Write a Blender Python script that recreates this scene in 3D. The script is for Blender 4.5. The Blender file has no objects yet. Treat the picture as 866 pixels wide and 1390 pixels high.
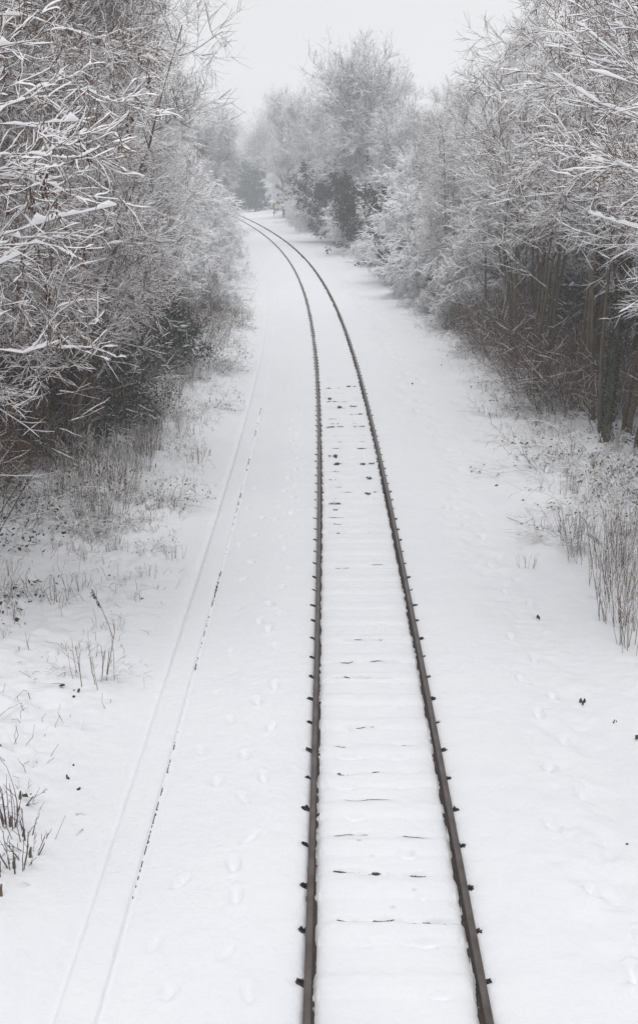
DENOISE = True
import bpy, math
import numpy as np
from mathutils import Vector
R_ = math.radians
rng = np.random.default_rng(7)
scene = bpy.context.scene
COL = scene.collection

# ------------------------------------------------------------------ helpers
def tag(o, label=None, cat=None, group=None, kind=None):
    if label: o['label'] = label
    if cat: o['category'] = cat
    if group: o['group'] = group
    if kind: o['kind'] = kind
    return o

def empty(name, loc=(0, 0, 0), rz=0.0, sc=1.0):
    o = bpy.data.objects.new(name, None)
    o.location = loc; o.rotation_euler = (0, 0, rz); o.scale = (sc, sc, sc)
    o.empty_display_size = .2
    COL.objects.link(o)
    return o

def link(name, me, parent=None):
    o = bpy.data.objects.new(name, me)
    COL.objects.link(o)
    if parent: o.parent = parent
    return o

def copy_tree(o, parent=None):
    c = o.copy(); COL.objects.link(c); c.parent = parent
    for ch in list(o.children): copy_tree(ch, c)
    return c

class MB:
    """gathers quads (and triangles as degenerate free quads) into one mesh"""
    def __init__(s): s.v = []; s.f = []; s.m = []; s.n = 0; s.t = []; s.tm = []
    def add(s, v, f, mi=0):
        v = np.asarray(v, float).reshape(-1, 3); f = np.asarray(f, int)
        if f.shape[1] == 4: s.f.append(f + s.n); s.m.append(np.full(len(f), mi))
        else: s.t.append(f + s.n); s.tm.append(np.full(len(f), mi))
        s.v.append(v); s.n += len(v)
    def mesh(s, name, mats, smooth=True):
        me = bpy.data.meshes.new(name)
        V = np.concatenate(s.v)
        F = np.concatenate(s.f) if s.f else np.zeros((0, 4), int)
        T = np.concatenate(s.t) if s.t else np.zeros((0, 3), int)
        M = np.concatenate([np.concatenate(s.m) if s.m else np.zeros(0, int), np.concatenate(s.tm) if s.tm else np.zeros(0, int)])
        me.vertices.add(len(V)); me.vertices.foreach_set('co', V.astype(np.float32).ravel())
        L = np.concatenate([F.ravel(), T.ravel()])
        me.loops.add(len(L)); me.loops.foreach_set('vertex_index', L.astype(np.int32))
        nf, nt = len(F), len(T)
        me.polygons.add(nf + nt)
        st = np.concatenate([np.arange(nf) * 4, nf * 4 + np.arange(nt) * 3])
        me.polygons.foreach_set('loop_start', st.astype(np.int32))
        me.polygons.foreach_set('material_index', M.astype(np.int32))
        if smooth: me.polygons.foreach_set('use_smooth', np.ones(nf + nt, bool))
        for m in mats: me.materials.append(m)
        me.update(calc_edges=True)
        return me

def nrm(a): return a / np.maximum(np.linalg.norm(a, axis=-1, keepdims=True), 1e-9)

def vnoise(x, y, seed=0):
    x = np.asarray(x, float); y = np.asarray(y, float)
    xi = np.floor(x).astype(np.int64); yi = np.floor(y).astype(np.int64)
    fx = x - xi; fy = y - yi
    fx = fx * fx * (3 - 2 * fx); fy = fy * fy * (3 - 2 * fy)
    def h(a, b):
        n = (a * 374761393 + b * 668265263 + seed * 1442695041) & 0xffffffff
        n = ((n ^ (n >> 13)) * 1274126177) & 0xffffffff
        return ((n ^ (n >> 16)) & 0xffff) / 65535.0
    return (h(xi, yi) * (1 - fx) + h(xi + 1, yi) * fx) * (1 - fy) + (h(xi, yi + 1) * (1 - fx) + h(xi + 1, yi + 1) * fx) * fy

def fbm(x, y, seed=0, o=3):
    r = 0; a = .5; t = 0
    for i in range(o):
        r = r + a * vnoise(x * 2 ** i, y * 2 ** i, seed + i * 17); t += a; a *= .5
    return r / t

def sstep(a, b, x):
    t = np.clip((x - a) / (b - a), 0, 1); return t * t * (3 - 2 * t)

# ------------------------------------------------------------------ materials
def mat(name, col, rough=.8, var=None, scale=8., bump=0., bscale=40., metal=0., spec=.3, detail=4., sub=0.):
    m = bpy.data.materials.new(name); m.use_nodes = True
    nt = m.node_tree; b = nt.nodes['Principled BSDF']
    b.inputs['Base Color'].default_value = (*col, 1); b.inputs['Roughness'].default_value = rough
    b.inputs['Metallic'].default_value = metal; b.inputs['Specular IOR Level'].default_value = spec
    tc = nt.nodes.new('ShaderNodeTexCoord')
    if var:
        n = nt.nodes.new('ShaderNodeTexNoise'); n.inputs['Scale'].default_value = scale; n.inputs['Detail'].default_value = detail
        nt.links.new(tc.outputs['Object'], n.inputs['Vector'])
        r = nt.nodes.new('ShaderNodeValToRGB')
        r.color_ramp.elements[0].position = .35; r.color_ramp.elements[1].position = .65
        r.color_ramp.elements[0].color = (*col, 1); r.color_ramp.elements[1].color = (*var, 1)
        nt.links.new(n.outputs['Fac'], r.inputs['Fac']); nt.links.new(r.outputs['Color'], b.inputs['Base Color'])
    if bump:
        n2 = nt.nodes.new('ShaderNodeTexNoise'); n2.inputs['Scale'].default_value = bscale; n2.inputs['Detail'].default_value = 5
        nt.links.new(tc.outputs['Object'], n2.inputs['Vector'])
        bp = nt.nodes.new('ShaderNodeBump'); bp.inputs['Strength'].default_value = bump; bp.inputs['Distance'].default_value = .02
        nt.links.new(n2.outputs['Fac'], bp.inputs['Height']); nt.links.new(bp.outputs['Normal'], b.inputs['Normal'])
    return m

M_snow = mat('snow_clumps', (.84, .85, .88), .9, spec=.15)
M_bark = mat('bark_twig', (.075, .039, .022), .9, (.135, .078, .045), 3.)
M_bark_grey = mat('bark_grey', (.055, .038, .033), .9, (.09, .066, .056), 2.)
M_trunk = mat('bark_trunk', (.095, .075, .046), .9, (.17, .138, .092), 2.5, .4, 60)
M_green = mat('bark_mossy', (.075, .080, .025), .9, (.10, .085, .055), 4.)
M_stem = mat('dry_stem', (.13, .095, .065), .9, (.20, .15, .10), 3.)
M_redstem = mat('bramble_stem', (.07, .042, .035), .8, (.11, .075, .055), 3.)
M_leaf = mat('ivy_leaf', (.012, .024, .015), .6, (.026, .045, .024), 5.)
M_leaf2 = mat('bramble_leaf', (.045, .08, .02), .5, (.08, .11, .03), 6.)
M_deadleaf = mat('dead_leaf', (.16, .07, .035), .8, (.10, .05, .03), 6.)
M_seed = mat('seed_brown', (.065, .034, .024), .85, (.10, .055, .036), 30.)
M_ballast = mat('ballast_stone', (.03, .028, .028), .9, (.07, .065, .06), 40., .8, 60)
M_conc = mat('wet_concrete', (.05, .047, .045), .7, (.09, .085, .08), 20., .4, 80)
M_edge = mat('wet_sleeper_edge', (.03, .027, .026), .95, (.09, .085, .08), 45., spec=.05)
M_clip = mat('clip_steel', (.035, .028, .025), .6, (.06, .045, .038), 60.)
M_sign = mat('sign_yellow', (.60, .34, .09), .6, (.5, .26, .07), 4.)
M_post = mat('sign_post_grey', (.25, .24, .23), .7)

def rail_mat():
    m = mat('rail_steel', (.070, .056, .052), .4, (.13, .112, .106), 3.5, .3, 90, metal=.3, spec=.5, detail=9)
    return m
M_rail = rail_mat()
M_railside = mat('rail_rust', (.045, .032, .028), .85, (.075, .055, .046), 25., .3, 60)

def snow_ground_mat():
    m = bpy.data.materials.new('snow_ground'); m.use_nodes = True
    nt = m.node_tree; b = nt.nodes['Principled BSDF']; L = nt.links
    b.inputs['Roughness'].default_value = .85; b.inputs['Specular IOR Level'].default_value = .15
    tc = nt.nodes.new('ShaderNodeTexCoord')
    n = nt.nodes.new('ShaderNodeTexNoise'); n.inputs['Scale'].default_value = .7; n.inputs['Detail'].default_value = 6
    L.new(tc.outputs['Object'], n.inputs['Vector'])
    r = nt.nodes.new('ShaderNodeValToRGB')
    r.color_ramp.elements[0].position = .3; r.color_ramp.elements[1].position = .7
    r.color_ramp.elements[0].color = (.815, .838, .89, 1); r.color_ramp.elements[1].color = (.84, .858, .895, 1)
    L.new(n.outputs['Fac'], r.inputs['Fac'])
    # rusty meltwater stains beside the rails
    a = nt.nodes.new('ShaderNodeAttribute'); a.attribute_name = 'stain'
    mx = nt.nodes.new('ShaderNodeMix'); mx.data_type = 'RGBA'
    L.new(a.outputs['Fac'], mx.inputs['Factor']); L.new(r.outputs['Color'], mx.inputs['A']); mx.inputs['B'].default_value = (.30, .26, .17, 1)
    # leaf litter showing through under the trees
    a2 = nt.nodes.new('ShaderNodeAttribute'); a2.attribute_name = 'litter'
    n2 = nt.nodes.new('ShaderNodeTexNoise'); n2.inputs['Scale'].default_value = 5.; n2.inputs['Detail'].default_value = 7; n2.inputs['Roughness'].default_value = .75
    L.new(tc.outputs['Object'], n2.inputs['Vector'])
    ad = nt.nodes.new('ShaderNodeMath'); ad.operation = 'ADD'; L.new(a2.outputs['Fac'], ad.inputs[0]); L.new(n2.outputs['Fac'], ad.inputs[1])
    mr = nt.nodes.new('ShaderNodeMapRange'); mr.inputs['From Min'].default_value = .96; mr.inputs['From Max'].default_value = 1.08
    L.new(ad.outputs[0], mr.inputs['Value'])
    n3 = nt.nodes.new('ShaderNodeTexNoise'); n3.inputs['Scale'].default_value = 14.; n3.inputs['Detail'].default_value = 4
    L.new(tc.outputs['Object'], n3.inputs['Vector'])
    r3 = nt.nodes.new('ShaderNodeValToRGB'); r3.color_ramp.elements[0].color = (.03, .028, .018, 1); r3.color_ramp.elements[1].color = (.11, .075, .05, 1)
    r3.color_ramp.elements[0].position = .35; r3.color_ramp.elements[1].position = .65
    L.new(n3.outputs['Fac'], r3.inputs['Fac'])
    mx2 = nt.nodes.new('ShaderNodeMix'); mx2.data_type = 'RGBA'
    L.new(mr.outputs['Result'], mx2.inputs['Factor']); L.new(mx.outputs['Result'], mx2.inputs['A']); L.new(r3.outputs['Color'], mx2.inputs['B'])
    L.new(mx2.outputs['Result'], b.inputs['Base Color'])
    n4 = nt.nodes.new('ShaderNodeTexNoise'); n4.inputs['Scale'].default_value = 9.; n4.inputs['Detail'].default_value = 6; n4.inputs['Roughness'].default_value = .6
    L.new(tc.outputs['Object'], n4.inputs['Vector'])
    bp = nt.nodes.new('ShaderNodeBump'); bp.inputs['Strength'].default_value = .6; bp.inputs['Distance'].default_value = .04
    L.new(n4.outputs['Fac'], bp.inputs['Height']); L.new(bp.outputs['Normal'], b.inputs['Normal'])
    return m
M_ground = snow_ground_mat()

# ------------------------------------------------------------------ camera
CAM_H = 6.66; PITCH = 16.5; F = 1539.0; W0, H0 = 866, 1390
cd = bpy.data.cameras.new('camera'); cam = bpy.data.objects.new('camera', cd); COL.objects.link(cam)
cam.location = (0, 0, CAM_H); cam.rotation_euler = (R_(90 - PITCH), 0, 0)
cd.sensor_fit = 'VERTICAL'; cd.sensor_height = 36; cd.lens = F / H0 * 36; cd.clip_end = 3000
scene.camera = cam

# ------------------------------------------------------------------ track centre line and terrain
_y = np.array([0, 8.5, 12.7, 22, 30, 40.7, 50, 60, 78, 95, 114, 145, 185, 212, 235.])
_x = np.array([.60, .66, .69, .74, .76, .68, .50, .20, -.62, -1.70, -3.25, -6.4, -11.6, -15.3, -18.9])
_pc = np.polyfit(_y, _x, 5, w=np.array([1, 3, 3, 3, 3, 3, 3, 2, 1, 1, 1, 1, 1, 1, 1.]))
_yy = np.linspace(-40, 420, 4601)
_xx = np.polyval(_pc, np.clip(_yy, 0, 225))
_s0 = np.polyval(np.polyder(_pc), 0); _s1 = np.polyval(np.polyder(_pc), 225)
_xx += np.where(_yy < 0, _yy * _s0, 0) + np.where(_yy > 225, (_yy - 225) * _s1 - (_yy - 225) ** 2 / 1700, 0)
_ss = np.concatenate([[0], np.cumsum(np.hypot(np.diff(_xx), np.diff(_yy)))]); _ss -= np.interp(0, _yy, _ss)
_th = np.arctan2(np.gradient(_xx), np.gradient(_yy))
def centre(s):
    return np.interp(s, _ss, _xx), np.interp(s, _ss, _yy), np.interp(s, _ss, _th)
def st2xy(s, t):
    x, y, th = centre(s); return x + t * np.cos(th), y - t * np.sin(th)
def xy2st(x, y):
    yy = np.array(y, float)
    for _ in range(4):
        xc = np.interp(yy, _yy, _xx); th = np.interp(yy, _yy, _th)
        t = (x - xc) * np.cos(th) - (y - yy) * np.sin(th)
        yy = y + t * np.sin(th)
    return np.interp(yy, _yy, _ss), t
def terr(s, t):
    """smooth lie of the snow"""
    s = np.asarray(s, float); t = np.asarray(t, float)
    z = np.full(np.broadcast(s, t).shape, -.085)
    l = np.maximum(-t - 3.2, 0); z = z + .09 * l + .14 * np.maximum(l - 2.2, 0) - .16 * np.maximum(l - 11, 0)
    r = np.maximum(t - 3.6, 0); z = z + .05 * r + .12 * np.maximum(r - 2.0, 0) - .12 * np.maximum(r - 12, 0)
    wob = sstep(2.8, 6, np.abs(t))
    z = z + wob * (.30 * (fbm(s / 4., t / 4., 3) - .5) + .10 * (fbm(s / .9, t / .9, 9) - .5))
    z = z - .06 * sstep(1.5, 2.6, np.abs(t - .2)) * (1 - wob)
    return z
def gz(x, y):
    s, t = xy2st(x, y); return float(terr(s, t))
_c, _s = math.cos(R_(PITCH)), math.sin(R_(PITCH))
def ray(px, py):
    a = (px - W0 / 2) / F; b = (py - H0 / 2) / F
    return np.array([a, _c - b * _s, -_s - b * _c])
def at(px, py):
    """where the line of sight to a spot of the snow meets the lie of the land"""
    d = ray(px, py); k = np.linspace(5, 300, 6000)
    P = np.array([0, 0, CAM_H]) + k[:, None] * d
    s, t = xy2st(P[:, 0], P[:, 1]); z = terr(s, t)
    i = np.argmax(P[:, 2] < z)
    return P[i, 0], P[i, 1], z[i]

# ------------------------------------------------------------------ snow sheet with melted gaps at rails, clips and sleepers
G = .7525
SL0, SLD = 6.25, .70
NS = 100
sl_s = SL0 + SLD * np.arange(NS) + rng.normal(0, .02, NS)
EDGES = ((442, 470, 545, .9), (476, 492, 560, .9), (444, 462, 566, .9), (449, 470, 590, 1.), (480, 500, 590, .9), (452, 472, 627, 1.), (488, 508, 627, .9), (450, 478, 674, 1.), (498, 514, 675, 1.), (446, 466, 701, 1.2), (500, 520, 694, 1.), (441, 462, 525, .7), (470, 484, 524, .7),
    (447, 467, 721, 1.7), (495, 520, 721, 1.6), (453, 463, 708, 1.6), (497, 518, 707, .7), (452, 458, 691, 1.2), (446, 466, 681, 1.6), (449, 455, 668, 1.8), (460, 478, 667.5, .5), (495, 503, 668, 1.2), (507, 513, 667.5, .8),
        (449, 463, 658, 1.), (447, 456, 648, 1.1), (497, 507, 647, 1.2), (449, 460, 637, .6), (446, 458, 617, 1.2), (485, 500, 608, 1.1), (448, 463, 608, .5), (458, 464, 599.5, .8), (487, 496, 599, .5), (443, 466, 578, .45), (480, 495, 577.5, .4), (447, 460, 572.5, .8), (478, 484, 572, .6),
        (440, 468, 552, .5), (457, 464, 551.5, .9), (474, 485, 551, .7), (440, 450, 540, .7), (478, 488, 539.5, .5), (440, 466, 533, .35),
        (462, 474, 1010, 3.), (450, 462, 1008, .7), (537, 562, 1008, 1.), (459, 474, 1048, 3.4), (538, 560, 1046, 2.), (500, 515, 1044, .8), (452, 490, 1180, 1.8), (486, 528, 1183, 2.6), (556, 579, 1185, 2.4), (457, 485, 1243, 2.), (500, 538, 1245, 1.8), (557, 606, 1248, 3.4), (590, 622, 1247, 1.2),
        (455, 532, 919, 1.1), (478, 500, 918.5, 1.6), (450, 480, 895, .5), (500, 540, 896, .5), (470, 508, 985, .6), (452, 500, 1131, .8), (545, 582, 1133, .7), (470, 520, 868, .5), (455, 475, 768, .6), (505, 520, 766, .5), (468, 530, 1082, .7))
def build_snow():
    rows = [-30.0]
    while rows[-1] < 5.5: rows.append(rows[-1] + max(.06, min(2.0, (5.5 - rows[-1]) * .2)))
    K = 11153.
    s = rows[-1]
    while s < 395:
        dy = K / (s + 2) ** 2 * .7356          # render pixels per metre of ground here
        s += min(max(.6 / dy, .013), 2.0); rows.append(s)
    S = np.array(rows)
    def seg(a, b, d): return np.arange(a, b, d)
    half = np.concatenate([seg(0, .62, .022), seg(.62, .90, .0065), seg(.90, 1.5, .03)])
    T = np.concatenate([-half[::-1][:-1], half,
        seg(1.5, 4, .05), seg(4, 9, .12), seg(9, 20, .5), seg(20, 70.1, 3.),
        -seg(1.51, 2.45, .04), -seg(2.45, 2.56, .010), -seg(2.56, 2.80, .03), -seg(2.80, 2.95, .02), -seg(2.95, 5, .05), -seg(5, 9, .12), -seg(9, 20, .5), -seg(20, 70.1, 3.)])
    T = np.unique(np.round(T, 4))
    Sg, Tg = np.meshgrid(S, T, indexing='ij')
    Z = terr(Sg, Tg)
    inner = np.abs(Tg) < .72
    near = 1.0
    Z += .030 * (fbm(Sg / 1.1, Tg / .9, 21) - .5) + .012 * (vnoise(Sg / .16, Tg / .16, 22) - .5)
    # right side path of old trampled snow
    pr = np.exp(-((Tg - 2.4 - .25 * np.sin(Sg / 2)) / .55) ** 2)
    Z += pr * (-.02 + .085 * (vnoise(Sg / .33, Tg / .22, 31) - .5) + .03 * (vnoise(Sg / .11, Tg / .10, 32) - .5))
    Z += sstep(3., 4.5, np.abs(Tg)) * (.11 * (vnoise(Sg / .33, Tg / .33, 33) - .5) + .06 * (vnoise(Sg / .12, Tg / .12, 34) - .5))
    # four foot: ridges over sleepers
    ph = (Sg - SL0 + SLD / 2) % SLD - SLD / 2
    ki = np.clip(np.round((Sg - SL0) / SLD), 0, NS - 1).astype(int)
    ph = np.where((Sg > SL0 - .35) & (Sg < SL0 + NS * SLD), Sg - sl_s[ki], ph)
    zone = .45 + .75 * fbm(Sg / 9., Tg * 0, 41, 2)
    amp = np.where(np.abs(Tg) < .70, 1, np.where(np.abs(Tg) < 1.35, .30, 0))
    Z += amp * zone * np.interp(Sg, [8, 20, 24], [.026, .028, .042]) * (np.exp(-(ph / .15) ** 4) - .8)
    Z += inner * -.012
    # soft hollow on the near side of each sleeper
    exposed = np.interp(S, [6, 9, 12.5, 14, 20.5, 21.5, 34, 42, 60], [.50, .55, .55, .30, .22, .80, .85, .55, .2])[:, None]
    kk = np.round((Sg - SL0) / SLD)
    lat = vnoise(Tg / .26 + kk * 13.7, kk * 3.1 + .5, 51) * .8 + .2 * vnoise(Tg / .04, kk, 52)
    latw = np.exp(-((np.abs(Tg) - .34) / .25) ** 2)
    edge = -.145 - .015 * (vnoise(Tg / .05, kk, 53) - .5)
    gl = lat * latw
    thr = 1 - exposed * .78
    dip = np.clip((gl - thr + .22) / .22, 0, 1.6)
    pe = np.exp(-((ph - edge) / .05) ** 2)
    Z -= (np.abs(Tg) < .66) * pe * (.014 + .035 * dip)
    wide = np.clip(.04 + (gl - thr) * .28, 0, .085)
    hole = (np.abs(Tg) > 900) & (np.abs(ph - edge) < wide * np.interp(Sg, [8, 18, 24, 40, 60], [.30, .45, .62, 1.05, 1.2]) * (.45 + 1.1 * vnoise(Tg / .035, kk * 1.7, 57))) & (gl > thr) & (Sg > 6) & (Sg < 60)
    stain = np.zeros_like(Z)
    # rails
    for sg in (-1, 1):
        u = (Tg - sg * G) * -sg           # + towards the middle of the track
        wi = .048 + .030 * (fbm(Sg / .12, Sg * 0 + sg * 5, 61, 3) - .5) + .022 * (fbm(Sg / 1.3, Sg * 0 + sg, 62, 2) - .5)
        wi = wi + .028 * np.clip(fbm(Sg / 3., Sg * 0 + 9 * sg, 66, 2) - .45, 0, 1)
        wo = -(.036 + .022 * (fbm(Sg / .10, Sg * 0 + sg * 7, 63, 3) - .5) + .01 * (ph * 0))
        hole |= (u < wi) & (u > wo)
        Z -= .035 * np.exp(-np.clip(u - wi, 0, 1) / .03) * (u > 0) + .025 * np.exp(-np.clip(wo - u, 0, 1) / .02) * (u <= 0)
        # clip holes
        kr = vnoise(kk * 7.3, kk * 0 + sg * 3, 64)
        cs = ph - .02 + .03 * (kr - .5)
        uo = -u - .06
        jag = .9 + 1.0 * (vnoise(Sg / .022, Tg / .018, 65) - .5)
        rad = (np.where(uo > 0, uo / (.038 + .04 * kr), uo / .06)) ** 2 + (cs / (.030 + .028 * kr + .0009 * np.clip(Sg, 0, 50))) ** 2
        hole |= (rad < jag) & (Sg < 75) & (Sg > 5.5)
        Z -= .03 * np.exp(-np.clip(rad, 0, 30) / 1.2) * (Sg < 75)
        ui = u - .055
        rad2 = (ui / .028) ** 2 + ((ph + .09) / .05) ** 2
        hole |= (rad2 < jag * .6) & (kr > .7) & (Sg < 75)
        stain += np.exp(-(np.clip(u - .05, 0, 1) / .05) ** 2) * (u > 0) * np.clip(fbm(Sg / .8, Sg * 0, 67) - .38, 0, 1) * .8
    # cable trough running beside the track
    lid = sstep(-2.885, -2.86, Tg) * (1 - sstep(-2.53, -2.51, Tg))
    fa = np.interp(Sg, [25, 50], [1, .35])
    Z += .030 * lid * fa
    Z -= fa * .035 * np.exp(-((Tg + 2.915) / .06) ** 2)
    Z -= fa * .022 * np.exp(-((Tg + 2.49) / .05) ** 2)
    ck = fbm(Sg / .13, Sg * 0, 71, 3) * .55 + fbm(Sg / 1.7, Sg * 0, 73, 2) * .55
    cw = np.clip(ck - .47, 0, .16) * .085 * np.interp(Sg, [8, 30, 40], [.8, 1.6, .1]) * (.4 + 1.2 * vnoise(Sg / .035, Tg * 0, 75))
    hole |= (np.abs(Tg + 2.503) < cw * .75) & (Sg < 37)
    # boot prints, half filled, down the left shelf, and small animal prints on the trough lid
    def prints(t0, tw, s0, s1, step, a, b, dep, seed, rim=.3):
        nonlocal Z
        r = np.random.default_rng(seed); s = s0; sd = 1
        while s < s1:
            tt = t0(s) + sd * tw + r.normal(0, .06 if a > .05 else .02); dp = dep * r.uniform(.2, 1.3); rot = r.normal(0, .25)
            i0, i1 = np.searchsorted(S, [s - a * 3, s + a * 3]); j0, j1 = np.searchsorted(T, [tt - b * 4, tt + b * 4])
            ds = Sg[i0:i1, j0:j1] - s; dt = Tg[i0:i1, j0:j1] - tt
            x = ds * math.cos(rot) + dt * math.sin(rot); y = -ds * math.sin(rot) + dt * math.cos(rot)
            q = (x / a) ** 2 + (y / b) ** 2
            Z[i0:i1, j0:j1] += -dp * np.exp(-q ** 3) + dp * rim * np.exp(-((np.sqrt(q) - 1.45) / .3) ** 2)
            s += step * r.uniform(.7, 1.35); sd = -sd
    prints(lambda s: -1.42 + .05 * math.sin(s), .11, 5.5, 34, .62, .13, .055, .045, 1)
    prints(lambda s: -2.02 + .10 * math.sin(s / 2.), .12, 5.5, 26, .80, .12, .055, .035, 2)
    prints(lambda s: 2.35 + .2 * math.sin(s / 2.3), .13, 5.5, 24, .58, .13, .06, .06, 3)
    prints(lambda s: -2.70, .045, 6, 30, .17, .028, .018, .018, 4, .1)
    for (xa, xb, py, th) in EDGES:      # soft hollows round the bare sleeper edges
        a = at(xa, py); b = at(xb, py); sa, ta = xy2st(a[0], a[1]); sb, tb = xy2st(b[0], b[1]); s_ = (sa + sb) / 2; wd_ = .030 + .012 * s_ / 12
        i0, i1 = np.searchsorted(S, [s_ - .4, s_ + .4]); q = slice(i0, i1)
        lt = sstep(ta - .12, ta + .05, Tg[q]) * (1 - sstep(tb - .05, tb + .12, Tg[q]))
        Z[q] -= lt * (.016 + .010 * min(th, 2)) * np.exp(-((Sg[q] - s_) / wd_) ** 2)
        stain[q] += lt * .22 * np.exp(-((Sg[q] - s_) / (wd_ * .9)) ** 2) * vnoise(Sg[q] / .03, Tg[q] / .05, 69)
    # small brown drips on the snow between the rails
    r = np.random.default_rng(5)
    for (px, py, q_) in ((487, 1142, .8), (505, 1160, .4), (560, 1154, .25), (533, 1229, .7), (562, 1210, .5)):
        x, y, _ = at(px, py); s, t = xy2st(x, y)
        stain += np.exp(-((Sg - s) / .022) ** 2 - ((Tg - t) / .022) ** 2) * q_ * 1.4 * vnoise(Sg / .012, Tg / .012, 68)
    litter = .42 * sstep(5.6, 8.0, -Tg - .7 * (fbm(Sg / 2, Tg / 2, 81) - .5) * 3) + .24 * sstep(6.3, 8.5, Tg - (fbm(Sg / 2, Tg / 2, 82) - .5) * 3)
    X, Y = st2xy(Sg, Tg)
    ns_, nt_ = Sg.shape
    idx = np.arange(ns_ * nt_).reshape(ns_, nt_)
    fq = np.stack([idx[:-1, :-1], idx[:-1, 1:], idx[1:, 1:], idx[1:, :-1]], -1).reshape(-1, 4)
    keep = ~(hole[:-1, :-1] & hole[1:, 1:]).reshape(-1)
    hq = (hole[:-1, :-1] | hole[1:, 1:] | hole[:-1, 1:] | hole[1:, :-1])
    mb = MB(); mb.add(np.stack([X, Y, Z], -1), fq[keep], 0)
    me = mb.mesh('snow_ground', [M_ground])
    for nm, arr in (('stain', np.clip(stain, 0, 1)), ('litter', litter)):
        a = me.attributes.new(nm, 'FLOAT', 'POINT'); a.data.foreach_set('value', arr.astype(np.float32).ravel())
    global GS, GT, GZ
    GS, GT, GZ = S, T, Z
    o = link('snow_ground', me); tag(o, kind='structure')
build_snow()
def snow_z(x, y):
    """height of the finished snow surface"""
    s, t = xy2st(np.asarray(x, float), np.asarray(y, float))
    i = np.clip(np.searchsorted(GS, s) - 1, 0, len(GS) - 2); j = np.clip(np.searchsorted(GT, t) - 1, 0, len(GT) - 2)
    a = (s - GS[i]) / (GS[i + 1] - GS[i]); b = (t - GT[j]) / (GT[j + 1] - GT[j])
    return (GZ[i, j] * (1 - a) + GZ[i + 1, j] * a) * (1 - b) + (GZ[i, j + 1] * (1 - a) + GZ[i + 1, j + 1] * a) * b

# dark ballast bed under the snow (seen where the snow has melted through)
def build_ballast():
    S = np.concatenate([np.arange(4, 40, .12), np.arange(40, 395, 1.)]); T = np.array([-3.1, -2.9, -2.5, -1.6, -1.3, -1, -.8, -.6, -.3, 0, .3, .6, .8, 1, 1.3, 1.6])
    Sg, Tg = np.meshgrid(S, T, indexing='ij'); X, Y = st2xy(Sg, Tg)
    Z = -.225 + .02 * rng.random(X.shape)
    i = np.arange(X.size).reshape(X.shape)
    fq = np.stack([i[:-1, :-1], i[:-1, 1:], i[1:, 1:], i[1:, :-1]], -1).reshape(-1, 4)
    mb = MB(); mb.add(np.stack([X, Y, Z], -1), fq); tag(link('ballast_bed', mb.mesh('ballast_bed', [M_ballast])), kind='structure')
build_ballast()

# ------------------------------------------------------------------ railway track
def sweep(profile, S, t0, z0, mats_idx):
    """closed profile (u, z) swept along the track at offset t0"""
    pr = np.array(profile); n = len(pr)
    Sg, U = np.meshgrid(S, pr[:, 0], indexing='ij'); X, Y = st2xy(Sg, U + t0)
    Z = np.broadcast_to(pr[:, 1] + z0, X.shape)
    i = np.arange(X.size).reshape(X.shape)
    v = np.stack([X, Y, Z], -1)
    out = []
    for j in range(n):
        k = (j + 1) % n
        out.append((np.stack([i[:-1, j], i[:-1, k], i[1:, k], i[1:, j]], -1), mats_idx[j]))
    return v, out
RS = np.concatenate([np.arange(-2, 80, .8), np.arange(80, 300, 1.5)])
track = empty('railway_track', (0, 0, 0)); tag(track, 'single railway track curving left through the snow', 'railway track')
prof = [(-.032, -.004), (-.026, 0), (.026, 0), (.032, -.004), (.033, -.038), (.009, -.052), (.009, -.128), (.070, -.142), (.070, -.155), (-.070, -.155), (-.070, -.142), (-.009, -.128), (-.009, -.052), (-.033, -.038)]
pm = [0, 0, 0, 1, 1, 1, 1, 1, 1, 1, 1, 1, 1, 1]
for sg in (-1, 1):
    v, fs = sweep(prof, RS, sg * G, 0, pm)
    mb = MB(); base = v.reshape(-1, 3); first = True
    for f, m in fs:
        if first: mb.add(base, f[:, ::-1], m); first = False
        else: mb.f.append(f[:, ::-1]); mb.m.append(np.full(len(f), m))
    link('rail', mb.mesh('rail', [M_rail, M_railside], smooth=False), track)

def box(mb, c, d, mi=0, top=1.0):
    x, y, z = c; a, b, h = d[0] / 2, d[1] / 2, d[2] / 2
    v = [(x - a, y - b, z - h), (x + a, y - b, z - h), (x + a, y + b, z - h), (x - a, y + b, z - h),
         (x - a * top, y - b * top, z + h), (x + a * top, y - b * top, z + h), (x + a * top, y + b * top, z + h), (x - a * top, y + b * top, z + h)]
    f = [(3, 2, 1, 0), (4, 5, 6, 7), (0, 1, 5, 4), (1, 2, 6, 5), (2, 3, 7, 6), (3, 0, 4, 7)]
    mb.add(v, f, mi)
mb = MB()
xs = np.array([-1.25, -1.0, -.55, 0, .55, 1.0, 1.25]); hw = np.array([.13, .13, .125, .11, .125, .13, .13]); tw = hw - .025
tz = np.array([-.18, -.158, -.158, -.170, -.158, -.158, -.18])
v = []
for x, h_, t_, z_ in zip(xs, hw, tw, tz): v += [(x, -h_, -.34), (x, -t_, z_), (x, t_, z_), (x, h_, -.34)]
f = []
for i in range(6):
    for j in range(3): f.append((i * 4 + j, i * 4 + j + 1, i * 4 + j + 5, i * 4 + j + 4))
f += [(0, 3, 2, 1), (24, 25, 26, 27)]
mb.add(v, f); me_sl = mb.mesh('sleeper', [M_conc], smooth=False)

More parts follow.
